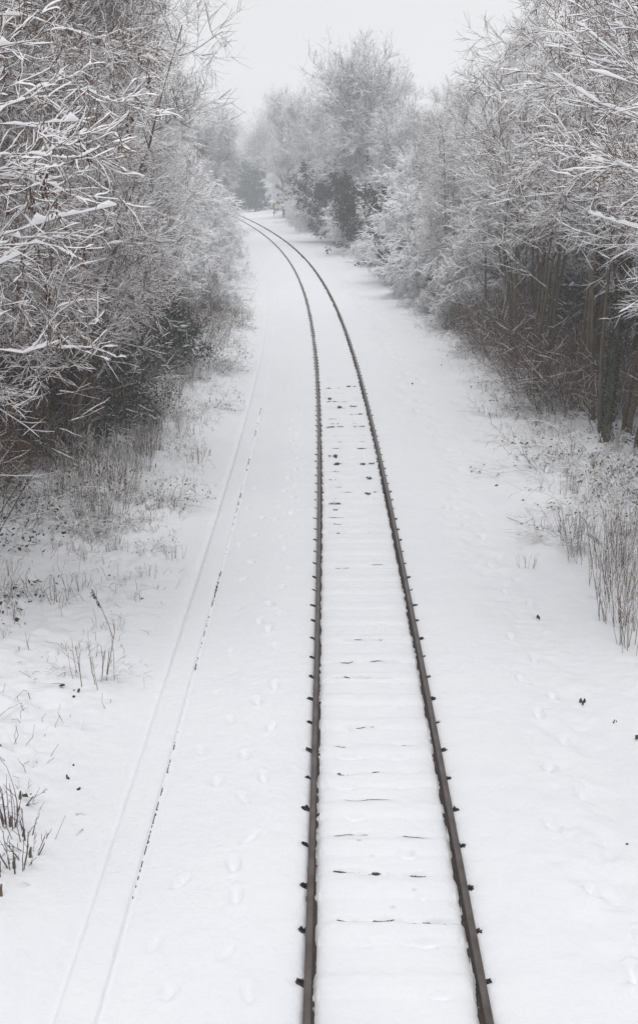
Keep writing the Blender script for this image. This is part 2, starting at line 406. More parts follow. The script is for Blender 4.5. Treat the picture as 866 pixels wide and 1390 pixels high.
def tube(P, Rr, k=3):
    """P (N,n,3), R (N,n) -> verts, quads"""
    N, n, _ = P.shape
    d = nrm(np.gradient(P, axis=1))
    ref = np.where(np.abs(d[..., 2:3]) > .9, np.array([1., 0, 0]), np.array([0, 0, 1.]))
    a = nrm(np.cross(d, ref)); b = np.cross(a, d)
    an = np.arange(k) * 2 * math.pi / k + math.pi / 2
    V = P[:, :, None, :] + Rr[:, :, None, None] * (np.cos(an)[None, None, :, None] * a[:, :, None, :] + np.sin(an)[None, None, :, None] * b[:, :, None, :])
    i = np.arange(N * n * k).reshape(N, n, k); j = np.roll(i, -1, axis=2)
    Fq = np.stack([i[:, :-1], j[:, :-1], j[:, 1:], i[:, 1:]], -1).reshape(-1, 4)
    return V.reshape(-1, 3), Fq

def clip_mesh(mb, ox=0, oy=0, oz=-.135, flip=1):
    # sprung steel clip: a curled rod on an iron shoulder
    pts = np.array([[.0, -.05, 0], [.03, -.055, .02], [.055, -.02, .035], [.03, .02, .03], [.0, .045, .012], [.03, .06, .012], [.06, .05, .0]])
    pts = pts * [flip, 1, 1] + [ox, oy, oz]
    V, Fq = tube(pts[None], np.full((1, 7), .010), 5); mb.add(V, Fq)
    box(mb, (ox + .055 * flip, oy, oz - .005), (.05, .075, .045), 0, .75)
mb = MB(); clip_mesh(mb); me_clip = mb.mesh('rail_clip', [M_clip])
far = MB(); sleepers = []
for k in range(NS):
    x, y, th = (float(q) for q in centre(sl_s[k]))
    o = link('sleeper', me_sl, track); o.location = (x, y, 0); o.rotation_euler = (0, 0, -th); sleepers.append((o, x, y, th))
    for sg in (-1, 1):
        if k < 50:
            c = link('rail_clip', me_clip, o); c.location = (sg * (G + .045), 0, 0); c.rotation_euler = (0, 0, 0 if sg > 0 else math.pi)
        else:
            X, Y = st2xy(sl_s[k], sg * (G + .045)); clip_mesh(far, X, Y, -.135, sg)
        if k < 25: continue
        X, Y = st2xy(sl_s[k] , sg * (G - .045)); clip_mesh(far, X, Y, -.135, -sg)
tag(link('rail_clips', far.mesh('rail_clips', [M_clip]), track), kind='stuff')

# ragged wet edges where the snow has drawn back from the near side of a sleeper
def bare_edge(x0, x1, py, th, seed):
    rg = np.random.default_rng(seed)
    a = at(x0, py); b = at(x1, py); ym = (a[1] + b[1]) / 2
    k = min(range(NS), key=lambda q: abs(sleepers[q][2] - ym)); o, sx, sy, ang = sleepers[k]
    ppm = (py - 239) ** 2 / 11153.; Lx = b[0] - a[0]; hw = th / ppm / 2; q = max(hw * .55, .004)
    n = int(np.clip(Lx * 2 * hw / q ** 2 * 2.2, 24, 500)); u = rg.uniform(0, 1, n * 4)
    env = (1 - (2 * u - 1) ** 2) ** .7 * np.clip(2.4 * vnoise(u * Lx * 11, u * 0, seed) - .7, 0.04, 1.)
    u = u[rg.random(n * 4) < env][:n]; n = len(u); big = np.clip(2.4 * vnoise(u * Lx * 11, u * 0, seed) - .7, 0, 1)
    X = a[0] + Lx * u; Y = ym + .035 * (vnoise(u * Lx * 7, u * 0, seed + 3) - .5) + rg.normal(0, .5, n) * hw * (.5 + .5 * big)
    if n < 22: return
    an = rg.uniform(0, 6.28, (n, 1)) + np.array([[0, 2.1, 4.2]]) + rg.normal(0, .4, (n, 3)); rr = q * rg.uniform(.4, 1.2, (n, 3)) * (.5 + .6 * big)[:, None]
    Z_ = snow_z(X, Y)
    V = np.zeros((n, 4, 3)); V[:, :3, 0] = X[:, None] - sx + rr * 1.3 * np.cos(an); V[:, :3, 1] = Y[:, None] - sy + rr * np.sin(an); V[:, :3, 2] = (Z_ - .001)[:, None]
    V[:, 3] = np.stack([X - sx, Y - sy, Z_ + .35 * q + .002], -1)
    V[:, :, 0], V[:, :, 1] = V[:, :, 0] * math.cos(ang) - V[:, :, 1] * math.sin(ang), V[:, :, 0] * math.sin(ang) + V[:, :, 1] * math.cos(ang)
    i = np.arange(n * 4).reshape(n, 4); mb = MB()
    mb.add(V.reshape(-1, 3), np.concatenate([i[:, [0, 1, 3]], i[:, [1, 2, 3]], i[:, [2, 0, 3]]]))
    link('bare_edge', mb.mesh('bare_edge', [M_edge], False), o)
for i, (xa, xb, py, th) in enumerate(EDGES):
    bare_edge(xa, xb, py, th, 300 + i)

# concrete cable trough under the snow
TS = np.concatenate([np.arange(-2, 80, .8), np.arange(80, 240, 2.)])
tp = [(-.15, -.19), (.172, -.19), (.155, -.30), (-.15, -.30)]
v, fs = sweep(tp, TS, -2.69, 0, [0, 0, 0, 0])
mb = MB(); mb.add(v.reshape(-1, 3), fs[0][0][:, ::-1], 0)
for f, m in fs[1:]: mb.f.append(f[:, ::-1]); mb.m.append(np.full(len(f), m))
tag(link('cable_trough', mb.mesh('cable_trough', [M_conc], smooth=False)), 'snow covered concrete cable trough running along the left of the track', 'cable trough')

# ------------------------------------------------------------------ branch growth
def grow(P, Rr, m, L, ang, up=0., n=4, wig=.12, u0=.2, rr=.6, tip=.35, fall=.5, rg=None, rmin=.003, flat=1., bias=None, jl=.35, rmax=9):
    rg = rg or rng
    N, np_, _ = P.shape
    idx = np.repeat(np.arange(N), m); K = len(idx)
    u = rg.uniform(u0, 1, K); f = u * (np_ - 1); i0 = np.minimum(f.astype(int), np_ - 2); fr = (f - i0)[:, None]
    p = P[idx, i0] * (1 - fr) + P[idx, i0 + 1] * fr
    r0 = np.clip((Rr[idx, i0] * (1 - fr[:, 0]) + Rr[idx, i0 + 1] * fr[:, 0]) * rr, rmin, rmax)
    tan = nrm(P[idx, i0 + 1] - P[idx, i0])
    q = rg.normal(size=(K, 3)); q[:, 2] *= flat
    if bias is not None: q += bias
    q = nrm(q - (q * tan).sum(1, keepdims=True) * tan)
    a = np.radians(rg.uniform(ang[0], ang[1], K))[:, None]
    d = np.cos(a) * tan + np.sin(a) * q
    ln = L * rg.uniform(1 - jl, 1 + jl, K) * (1 - fall * u)
    st = (ln / (n - 1))[:, None]
    out = np.empty((K, n, 3)); out[:, 0] = p
    for k in range(1, n):
        d = nrm(d + wig * rg.normal(size=(K, 3)) + np.array([0, 0, up]))
        p = p + d * st; out[:, k] = p
    R2 = r0[:, None] * np.linspace(1, tip, n)[None]
    return out, np.maximum(R2, rmin * .6)

def snow_on(mb, P, Rr, sw, sh, rg, sec=3, mi=1, gap=.12, steep=.25, sub=1):
    """a lumpy ridge of snow lying along the top of each twig"""
    if sub > 1:
        N, n, _ = P.shape
        u = np.linspace(0, n - 1, (n - 1) * sub + 1); i0 = np.minimum(u.astype(int), n - 2); fr = u - i0
        P = P[:, i0] * (1 - fr)[None, :, None] + P[:, i0 + 1] * fr[None, :, None]
        Rr = Rr[:, i0] * (1 - fr) + Rr[:, i0 + 1] * fr
    N, n, _ = P.shape
    d = nrm(np.gradient(P, axis=1))
    hz = np.sqrt(np.clip(1 - d[..., 2] ** 2, 0, 1))
    side = np.cross(d, np.array([0, 0, 1.])); side = side / np.maximum(np.linalg.norm(side, axis=-1, keepdims=True), .15)
    amt = np.clip((hz - steep) / (1 - steep), 0.06, 1) * rg.uniform(.55, 1.35, (N, n))
    amt = np.where(rg.random((N, n)) < gap, amt * .25, amt)
    amt[:, -1] *= .25
    if sub > 1: amt[:, 0] *= .6; amt *= np.where(rg.random((N, n)) < .15, 1.7, 1.)
    if sec == 6:      # clumps with bare stretches between them
        kn = rg.uniform(-.35, 1.5, (N, n // 3 + 2)); uu = np.arange(n) / 3.; i_ = uu.astype(int); f_ = uu - i_
        amt = amt * np.clip(kn[:, i_] * (1 - f_) + kn[:, i_ + 1] * f_, .05, 1.4)
    w = (Rr * .9 + sw * amt)[..., None]; h = (Rr * 1. + sh * amt)[..., None]
    up = np.cross(side, d); up = np.where(up[..., 2:3] < 0, -up, up); up = nrm(up)
    if sec == 3: pts = [P - side * w + up * .15 * Rr[..., None], P + up * h, P + side * w + up * .15 * Rr[..., None]]
    else: pts = [P - side * w * .8 + up * .1 * Rr[..., None], P - side * w + up * .35 * h, P - side * w * .5 + up * .95 * h, P + side * w * .5 + up * h, P + side * w + up * .35 * h, P + side * w * .8 + up * .1 * Rr[..., None]]
    k = len(pts)
    V = np.stack(pts, 2)
    i = np.arange(N * n * k).reshape(N, n, k)
    Fq = np.stack([i[:, :-1, :-1], i[:, 1:, :-1], i[:, 1:, 1:], i[:, :-1, 1:]], -1).reshape(-1, 4)
    mb.add(V.reshape(-1, 3), Fq, mi)

def stems(n, L, lean, r0, spread, npt, wig, up, rg, tip=.2, az=None):
    a = rg.uniform(0, 2 * math.pi, n) if az is None else az
    le = rg.uniform(lean[0], lean[1], n)
    d = np.stack([np.cos(a) * np.sin(le), np.sin(a) * np.sin(le), np.cos(le)], -1)
    p = np.stack([np.cos(a), np.sin(a), 0 * a], -1) * spread * rg.uniform(.3, 1, (n, 1)); p[:, 2] = -.25
    ln = L * rg.uniform(.7, 1.1, n); st = (ln / (npt - 1))[:, None]
    out = np.empty((n, npt, 3)); out[:, 0] = p
    for k in range(1, npt):
        d = nrm(d + wig * rg.normal(size=(n, 3)) + np.array([0, 0, up])); p = p + d * st; out[:, k] = p
    R2 = (r0 * rg.uniform(.6, 1.25, n))[:, None] * np.linspace(1, tip, npt)[None]
    return out, R2

def proto(kind, trunk_mb, crown_mb, tm, cm, parts=('trunk', 'crown')):
    root = empty(kind, (0, 0, -500))
    if trunk_mb: link(parts[0], trunk_mb.mesh(parts[0], tm), root)
    link(parts[1], crown_mb.mesh(parts[1], cm), root)
    return root

def coppice(seed, H=10., n=7, lean=(.03, .26), m1=18, tw=1.0, u1=.22, r0=.055, sn=1.0):
    rg = np.random.default_rng(seed)
    P0, R0 = stems(n, H, lean, r0, .45, 13, .075, .035, rg, tip=.16)
    P1, R1 = grow(P0, R0, m1, 2.5, (38, 72), .05, 7, .10, u1, .5, .35, .5, rg, .006)
    P2, R2 = grow(P1, R1, 9, 1.05, (28, 60), .04, 5, .12, .15, .6, .4, .4, rg, .0042)
    P3, R3 = grow(P2, R2, 9, .45, (25, 60), .03, 3, .15, .1, .7, .6, .3, rg, .0042)
    t = MB(); V, Fq = tube(P0, R0, 7); t.add(V, Fq, 0)
    snow_on(t, P0, R0 * .6, .006, .012, rg, 3, 1, .4, .1, 2)
    c = MB()
    for P, Rr, k in ((P1, R1, 4), (P2, R2, 3), (P3, R3 * tw, 3)): V, Fq = tube(P, Rr, k); c.add(V, Fq, 0)
    snow_on(c, P1, R1, .009 * sn, .020 * sn, rg, 3, 1, .2, .25, 3)
    snow_on(c, P2, R2, .006 * sn, .015 * sn, rg, 3, 1, .25, .25, 2)
    k3 = np.arange(len(P3)) % 4 > 0; snow_on(c, P3[k3], R3[k3], .004 * sn, .011 * sn, rg, 3, 1, .3, .25)
    return proto('coppice_tree', t, c, [M_trunk, M_snow], [M_bark, M_snow])

def big_tree(seed, H=19., sn=1.0):
    rg = np.random.default_rng(seed)
    P0, R0 = stems(2, H * .72, (.0, .10), .22, .2, 12, .04, .03, rg, tip=.25)
    P1, R1 = grow(P0, R0, 20, 6.2, (28, 58), .06, 8, .09, .22, .45, .3, .42, rg, .02)
    P2, R2 = grow(P1, R1, 11, 2.9, (25, 55), .04, 6, .12, .2, .5, .4, .35, rg, .012)
    P3, R3 = grow(P2, R2, 9, 1.2, (25, 60), .02, 4, .15, .1, .6, .5, .3, rg, .008)
    P4, R4 = grow(P3, R3, 4, .55, (25, 60), .02, 3, .15, .1, .7, .6, .3, rg, .006)
    t = MB(); V, Fq = tube(P0, R0, 8); t.add(V, Fq, 0); V, Fq = tube(P1, R1, 5); t.add(V, Fq, 0)
    snow_on(t, P1, R1, .02, .03, rg, 3, 1)
    c = MB()
    for P, Rr, k in ((P2, R2, 3), (P3, R3, 3), (P4, R4, 3)): V, Fq = tube(P, Rr, k); c.add(V, Fq, 0)
    snow_on(c, P2, R2, .018 * sn, .03 * sn, rg); snow_on(c, P3, R3, .014 * sn, .024 * sn, rg); snow_on(c, P4, R4, .010 * sn, .018 * sn, rg)
    return proto('bare_tree', t, c, [M_bark_grey, M_snow], [M_bark_grey, M_snow])

def bush(seed, H=5., sn=1.0, dense=10):
    rg = np.random.default_rng(seed)
    P0, R0 = stems(15, H, (.05, .85), .035, .5, 9, .08, -.02, rg, tip=.3)
    P1, R1 = grow(P0, R0, 13, 1.9, (25, 65), -.03, 6, .12, .15, .55, .35, .45, rg, .008)
    P2, R2 = grow(P1, R1, dense, .85, (25, 65), -.06, 4, .14, .1, .6, .5, .35, rg, .006)
    P3, R3 = grow(P2, R2, 5, .38, (25, 65), -.08, 3, .15, .1, .7, .6, .3, rg, .005)
    c = MB()
    t = MB(); V, Fq = tube(P0, R0, 5); t.add(V, Fq, 0)
    for P, Rr, k in ((P1, R1, 3), (P2, R2, 3), (P3, R3, 3)): V, Fq = tube(P, Rr, k); c.add(V, Fq, 0)
    snow_on(t, P0, R0, .012, .025, rg, 3, 1)
    snow_on(c, P1, R1, .022 * sn, .040 * sn, rg, 3, 1, .08, .15, 2); snow_on(c, P2, R2, .018 * sn, .034 * sn, rg, 3, 1, .1, .15); snow_on(c, P3, R3, .013 * sn, .024 * sn, rg, 3, 1, .1, .15)
    return proto('snowy_bush', t, c, [M_trunk, M_snow], [M_bark_grey, M_snow], ('stems', 'twigs'))

def leaves(mb, C, size, rg, mi=0, droop=.5):
    """small folded pointed leaves at C"""
    N = len(C); a = rg.uniform(0, 2 * math.pi, N); el = rg.normal(-droop, .5, N)
    d = np.stack([np.cos(a) * np.cos(el), np.sin(a) * np.cos(el), np.sin(el)], -1)
    s_ = nrm(np.cross(d, np.array([0, 0, 1.])) + .4 * rg.normal(size=(N, 3)))
    sz = (size * rg.uniform(.6, 1.3, N))[:, None]
    nn = np.cross(s_, d)
    V = np.stack([C, C + d * sz * .45 + s_ * sz * .38 + nn * sz * .12, C + d * sz, C + d * sz * .45 - s_ * sz * .38 + nn * sz * .12], 1)
    i = np.arange(N * 4).reshape(N, 4)
    mb.add(V.reshape(-1, 3), np.concatenate([i[:, [0, 1, 2]], i[:, [0, 2, 3]]]), mi)

def ivy(seed, H=5., Wd=2.2, N=15000, size=.15, snowy=.10):
    rg = np.random.default_rng(seed)
    P0, R0 = stems(7, H, (.0, .35), .05, .5, 8, .08, 0, rg, tip=.35)
    P1, R1 = grow(P0, R0, 16, Wd * .75, (30, 80), .02, 5, .15, .08, .4, .4, .3, rg, .01)
    P2, R2 = grow(P1, R1, 5, .5, (30, 70), -.05, 3, .2, .2, .6, .5, .3, rg, .006)
    t = MB(); V, Fq = tube(P0, R0, 6); t.add(V, Fq, 0); V, Fq = tube(P1, R1, 4); t.add(V, Fq, 0)
    c = MB(); V, Fq = tube(P2, R2, 3); c.add(V, Fq, 2)
    pts = P2[rg.integers(0, len(P2), N), rg.integers(0, 3, N)] + rg.normal(0, .10, (N, 3))
    leaves(c, pts, size, rg, 0)
    ns = int(len(P2) * snowy); sel = rg.permutation(len(P2))[:ns]
    snow_on(c, P2[sel], R2[sel], .05 if snowy < .5 else .012, .06 if snowy < .5 else .022, rg, 3, 1, .2, .1)
    return proto('ivy_thicket', t, c, [M_trunk, M_snow], [M_leaf, M_snow, M_bark], ('stems', 'foliage'))

# ------------------------------------------------------------------ planting
ORD = ['nearest', 'second nearest', 'third nearest', 'fourth nearest', 'fifth nearest', 'sixth nearest', 'seventh nearest', 'eighth nearest', 'ninth nearest', 'tenth nearest', 'eleventh nearest', 'twelfth nearest']
used = set()
def plant(pro, x, y, rz=None, sc=1., label=None, group=None, cat='tree', name=None, zoff=0.):
    if pro.name not in used and pro.location.z < -400: o = pro; used.add(pro.name)
    else: o = copy_tree(pro)
    o.location = (x, y, gz(x, y) + zoff)
    o.rotation_euler = (0, 0, float(rng.uniform(0, 6.28)) if rz is None else rz)
    o.scale = (sc, sc, sc)
    tag(o, label, cat, group)
    return o
def plant_st(pro, s, t, **k):
    x, y = st2xy(s, t); return plant(pro, float(x), float(y), **k)

cop = [coppice(11, 10.5, 6), coppice(12, 9.5, 8), coppice(13, 11, 7, (.02, .2)), coppice(14, 8.5, 9, (.04, .28))]
thin = [coppice(21, 9.8, 4, (.01, .16), 17, 1, .45, .075), coppice(22, 10.8, 5, (.01, .2), 16, 1, .48, .062)]
bigs = [big_tree(31), big_tree(32), big_tree(33)]
bushes = [bush(41, 5.2), bush(42, 4.6, 1.1), bush(43, 5.8, 1.0, 9)]
ivies = [ivy(51, 5., snowy=.22), ivy(52, 4.2, 2.6, snowy=.22), ivy(53, 3.0, 2.0, 8000, .10, .3), ivy(54, 4.6, 2.4, 7000, .09, .75)]

rp = np.random.default_rng(99)
# ---- right wood: tall coppice, front row then behind
GR = 'coppice trees in the wood right of the track'
n = 0
for row, (t0, s0, s1, ds) in enumerate(((7.0, 17, 66, 3.1), (9.6, 15, 84, 3.4), (12.8, 18, 100, 4.2), (17, 24, 110, 5.))):
    s = s0
    while s < s1:
        pr = thin[n % 2] if (row < 3 and s < 48 and (n % 5 or row == 0)) else cop[n % 4]
        if row == 0 and n < 12: lb = f'bare coppice tree on the right edge of the wood, {ORD[n]} in its front row'
        else: lb = 'slim bare coppice tree standing in the crowd behind the front row on the right' if row else 'bare coppice tree far back in the front row on the right'
        plant_st(pr, s + rp.normal(0, .5), t0 + rp.normal(0, .6), sc=float(rp.uniform(.88, 1.12)) * (.80 if s > 55 else .9 if s > 42 else 1), label=lb, group=GR, name='coppice_tree')
        s += ds * rp.uniform(.8, 1.2); n += 1
# ---- left wood
GL = 'coppice trees in the wood left of the track'
n = 0
for row, (t0, s0, s1, ds) in enumerate(((-8.5, 17, 60, 3.0), (-10.8, 17, 80, 3.3), (-14.5, 22, 100, 4.), (-19, 28, 105, 5.))):
    s = s0
    while s < s1:
        if row == 0 and n < 12: lb = f'bare coppice tree on the left edge of the wood, {ORD[n]} in its front row'
        else: lb = 'slim bare coppice tree standing in the crowd behind the front row on the left' if row else 'bare coppice tree far back in the front row on the left'
        plant_st(cop[(n + 1) % 4], s + rp.normal(0, .5), t0 + rp.normal(0, .6) - 1.5 * float(sstep(38, 48, s)), sc=float(rp.uniform(.85, 1.15)), label=lb, group=GL, name='coppice_tree')
        s += ds * rp.uniform(.8, 1.2); n += 1
# ---- snow laden bushes along both edges where the line curves away
def bush_row(side, t0, s0, s1, ds, scs, name):
    s = s0; k = 0
    while s < s1:
        if side == 'right' and name == 'front' and (78 < s < 103 or 126 < s < 136 or 158 < s < 176): s += 2.5; continue
        where = ORD[k] if k < 12 else 'far'
        if k < 12: lb = f'snow laden bush {side} of the curve, {where} of the {name} row'
        else: lb = f'distant snow laden bush in the {name} row {side} of the curve'
        plant_st(bushes[k % 3], s, t0 + rp.normal(0, .4) - (1.8 if side == 'left' else 0), sc=float(rp.uniform(*scs)), label=lb, group=f'snow laden bushes {side} of the track', cat='bush')
        s += ds * rp.uniform(.8, 1.2); k += 1
bush_row('right', 7.7, 50, 178, 4.2, (.75, 1.05), 'front')
bush_row('right', 11.5, 62, 225, 5.0, (1.1, 1.5), 'back')
bush_row('left', -7.4, 44, 170, 4.2, (.7, .95), 'front')
bush_row('left', -10.5, 50, 190, 5.0, (1.1, 1.5), 'back')
# ---- ivy covered dark thickets
for (s, t, k, sc, lb) in ((62, 6.4, 0, .8, 'dark green ivy thicket in the right bushes just where the wood ends'),
                          (74, 6.0, 1, .9, 'dark ivy thicket under snowy bushes beside the right of the curve'),
                          (40, 9.0, 2, 1.0, 'low ivy thicket in the right wood between the trunks'),
                          (22, -9.4, 3, .8, 'dark ivy thicket at the left border of the view'),
                          (40, -8.4, 2, .9, 'low leafy thicket at the foot of the left wood further along'),
                          (18.5, -10.5, 3, .8, 'second dark ivy thicket at the left border beneath the branches'),
                          (30, -11, 0, 1.1, 'ivy thicket deep in the left wood behind the coppice stems')):
    plant_st(ivies[k], s, t, sc=sc, label=lb, group='ivy thickets', cat='ivy thicket')
# ---- big trees standing over the bushes
for (px, d, H, k, lb) in ((492, 118, 20.5, 0, 'tall rounded bare tree rising above the bushes right of the curve'),
                          (448, 128, 15.0, 1, 'bare tree half hidden on the left flank of the tall rounded tree'),
                          (548, 100, 13.0, 2, 'bare tree on the right flank of the tall rounded tree'),
                          (590, 84, 12.5, 1, 'bare tree closing the wood on the right below the skyline slope'),
                          (385, 192, 22.5, 2, 'pale hazy spreading tree in the middle of the distance'),
                          (347, 246, 25, 0, 'pale hazy tree just left of the spreading middle tree'),
                          (425, 160, 17.5, 1, 'pale hazy tree between the middle tree and the tall rounded tree'),
                          (286, 150, 19.0, 0, 'pale hazy round topped tree above the left bushes'),
                          (258, 118, 13.5, 2, 'smaller bare tree before the hazy round tree on the left'),
                          (230, 96, 13.5, 1, 'bare tree left of the smaller bare tree above the left bushes')):
    x = (px - 433) / F * (d * _c + 3.0)
    plant(bigs[k], x, d, sc=H / 19. * (1.2 if px == 492 else 1.0), label=lb, group='big bare trees over the bushes')
# ---- brush behind everything, far round the bend
for (px, d, k, sc) in ((300, 250, 0, 1.8), (280, 245, 1, 1.7), (262, 240, 2, 1.6)):
    x = (px - 433) / F * (d * _c + 2)
    plant(bushes[k], x, d, sc=sc, label='hazy white bush closing off the far bend of the line', group='bushes closing the far bend', cat='bush')

# ------------------------------------------------------------------ near trees whose limbs reach into the picture
def reach_tree(name, base, limbs, seed, H, sn, mats, label, seeds=0, dens=(11, 8, 6), l2=1.2, rgap=.1, r_l=.035):
    rg = np.random.default_rng(seed)
    bx_, by_ = base; bz = gz(bx_, by_)
    root = empty(name, (bx_, by_, bz)); tag(root, label, 'tree', 'near trees reaching in over the line')
    P0 = np.zeros((1, 14, 3)); u = np.linspace(0, 1, 14)
    P0[0, :, 2] = -.2 + u * H; P0[0, :, 0] = .25 * np.sin(u * 3) + .1 * np.sin(u * 9); P0[0, :, 1] = .2 * np.sin(u * 4)
    R0 = (.17 * (1 - .8 * u))[None]
    t = MB(); V, Fq = tube(P0, R0, 9); t.add(V, Fq, 0)
    nL = 11
    PL = np.empty((len(limbs), nL, 3)); RL = np.empty((len(limbs), nL))
    for i, (zs, tx, ty, tz, r) in enumerate(limbs):    # start height on trunk, tip (world), radius
        a = np.array([np.interp(zs, P0[0, :, 2], P0[0, :, 0]), np.interp(zs, P0[0, :, 2], P0[0, :, 1]), zs])
        b = np.array([tx - bx_, ty - by_, tz - bz])
        m = (a + b) / 2 + np.array([0, 0, .12]) * np.linalg.norm(b - a) * rg.uniform(-.3, 1.1) + rg.normal(0, .1, 3)
        uu = np.linspace(0, 1, nL)[:, None]
        PL[i] = (1 - uu) ** 2 * a + 2 * uu * (1 - uu) * m + uu ** 2 * b + rg.normal(0, .035, (nL, 3)) * (uu > 0)
        RL[i] = r * .55 * np.linspace(1, .12, nL)
    V, Fq = tube(PL, RL, 7); t.add(V, Fq, 0)
    ang = (18, 48)
    P2, R2 = grow(PL, RL, dens[0], l2, ang, .02, 9, .15, .12, .5, .35, .45, rg, .0040, rmax=.0065)
    P3, R3 = grow(P2, R2, dens[1], l2 * .5, ang, .03, 6, .20, .1, .6, .5, .35, rg, .0030, rmax=.004)
    P4, R4 = grow(P3, R3, dens[2], l2 * .24, ang, .02, 4, .20, .1, .7, .6, .3, rg, .003)
    snow_on(t, PL, RL, .006 * sn, .030 * sn, rg, 6, 1, .14, .1, 8)
    c = MB()
    for P, Rr, k in ((P2, R2, 5), (P3, R3, 4), (P4, R4, 3)): V, Fq = tube(P, Rr, k); c.add(V, Fq, 0)
    snow_on(c, P2, R2, .0055 * sn, .018 * sn, rg, 6, 1, rgap, .15, 5)
    snow_on(c, P3, R3, .0025 * sn, .010 * sn, rg, 6, 1, rgap, .15, 3)
    snow_on(c, P4[::2], R4[::2], .0025 * sn, .009 * sn, rg, 3, 1, rgap, .15, 2)
    link('trunk', t.mesh('trunk', [mats[0], M_snow]), root); link('crown', c.mesh('crown', [mats[1], M_snow]), root)
    # drooping bunches of brown winged seeds
    if seeds:
        T_ = P3[:, -1] + np.array([bx_, by_, bz - CAM_H]); fz = T_[:, 1] * _c - T_[:, 2] * _s; fy = -T_[:, 1] * _s - T_[:, 2] * _c
        qx = 433 + F * T_[:, 0] / fz; qy = 695 + F * fy / fz; ok = np.where((qx > 5) & (qx < 300) & (qy > 20) & (qy < 480))[0]
        tips = P3[rg.permutation(ok)[:seeds], -1]
        for q in tips:
            s_ = MB(); nk = 22
            pts = q + np.stack([rg.normal(0, .013, nk), rg.normal(0, .013, nk), -rg.uniform(.01, .17, nk)], -1)
            leaves(s_, pts, .030, rg, 0, 1.2)
            e = np.array([[q, q + [0, 0, -.12]]]); V, Fq = tube(e, np.array([[.003, .002]]), 3); s_.add(V, Fq, 0)
            link('seed_bunch', s_.mesh('seed_bunch', [M_seed], False), root)
    return root

def W(px, py, d):   # a point on the line of sight at depth d along the view
    r = ray(px, py); return r[0] * d, r[1] * d, CAM_H + r[2] * d
def limbs_to(lst, base, far=1.):
    out = []
    for (px, py, d, zs, r) in lst:
        x, y, z = W(px, py, d * far); out.append((zs, x, y, z, r))
    return out
b1 = (-5.6, 8.0)
reach_tree('overhanging_tree', b1, limbs_to([(95, 150, 6.9, 5.4, .045), (145, 285, 7.4, 5.0, .036), (60, 50, 6.6, 6.2, .036), (112, 232, 7.6, 4.9, .034),
    (95, 455, 7.8, 4.3, .026), (110, 110, 7.9, 6.0, .03), (50, 340, 6.6, 4.8, .026), (40, 200, 6.2, 5.4, .03), (30, 20, 6.3, 6.8, .03)], b1, 1.2),
    201, 9.5, 1.0, (M_green, M_bark), 'tree at the left border whose near boughs carry thick ropes of snow', 16, (8, 6, 5), 1.1, .1)
b2 = (-7.6, 15.0)
reach_tree('overhanging_tree', b2, limbs_to([(195, 20, 15, 8.5, .05), (150, 95, 15.5, 7.8, .05), (165, 60, 14.5, 8.2, .045), (160, 10, 14, 9.2, .05), (140, 170, 16, 7.0, .045),
    (150, 60, 13, 8.4, .04), (145, 230, 17, 6.4, .04), (120, 150, 13.5, 7.4, .04), (130, 120, 14, 7.6, .045), (60, 90, 13, 8.6, .04), (165, 300, 18, 5.4, .04), (170, 330, 15.5, 5.2, .04), (110, 290, 14, 6.0, .04), (60, 380, 14, 4.6, .035), (190, 400, 17, 4.4, .035),
    (185, -20, 15, 9.6, .05), (180, -40, 14, 10, .05), (100, 0, 14, 9.4, .05), (130, 450, 16, 3.8, .03), (60, 500, 15, 3.2, .03)], b2),
    202, 12, .52, (M_green, M_bark), 'large tree left of the line stretching its twiggy limbs towards the open sky', 34, (21, 10, 8), 1.15, .25)
b3 = (6.0, 8.3)
reach_tree('overhanging_tree', b3, limbs_to([(745, 105, 8.2, 4.6, .042), (765, 190, 8.4, 4.2, .034), (780, 30, 8.0, 5.4, .036), (800, 290, 8.6, 4.4, .026), (815, 215, 7.4, 4.6, .028),
    (800, 90, 7.2, 5.4, .03), (820, 10, 7.4, 6.2, .03)], b3, 1.2),
    203, 9.5, .85, (M_trunk, M_bark), 'tree at the right border whose near boughs slope up into view under thick snow', 0, (8, 6, 5), 1.1, .1)
b4 = (7.2, 14.5)
reach_tree('overhanging_tree', b4, limbs_to([(725, 120, 14.5, 7.5, .045), (690, 215, 15.5, 6.6, .045), (765, 30, 14, 8.6, .045), (660, 270, 16.5, 5.8, .04), (760, 200, 13.5, 7, .035),
    (800, 270, 13, 6, .03), (780, 90, 13, 8, .04), (830, 160, 13, 7.4, .03), (690, 75, 18, 8.5, .045), (700, -60, 15, 10, .04), (800, -60, 14, 10, .04)], b4),
    204, 12, .62, (M_trunk, M_bark), 'large tree right of the line with pale snow lined limbs crossing the wood', 0, (16, 9, 6), 1.2, .22)

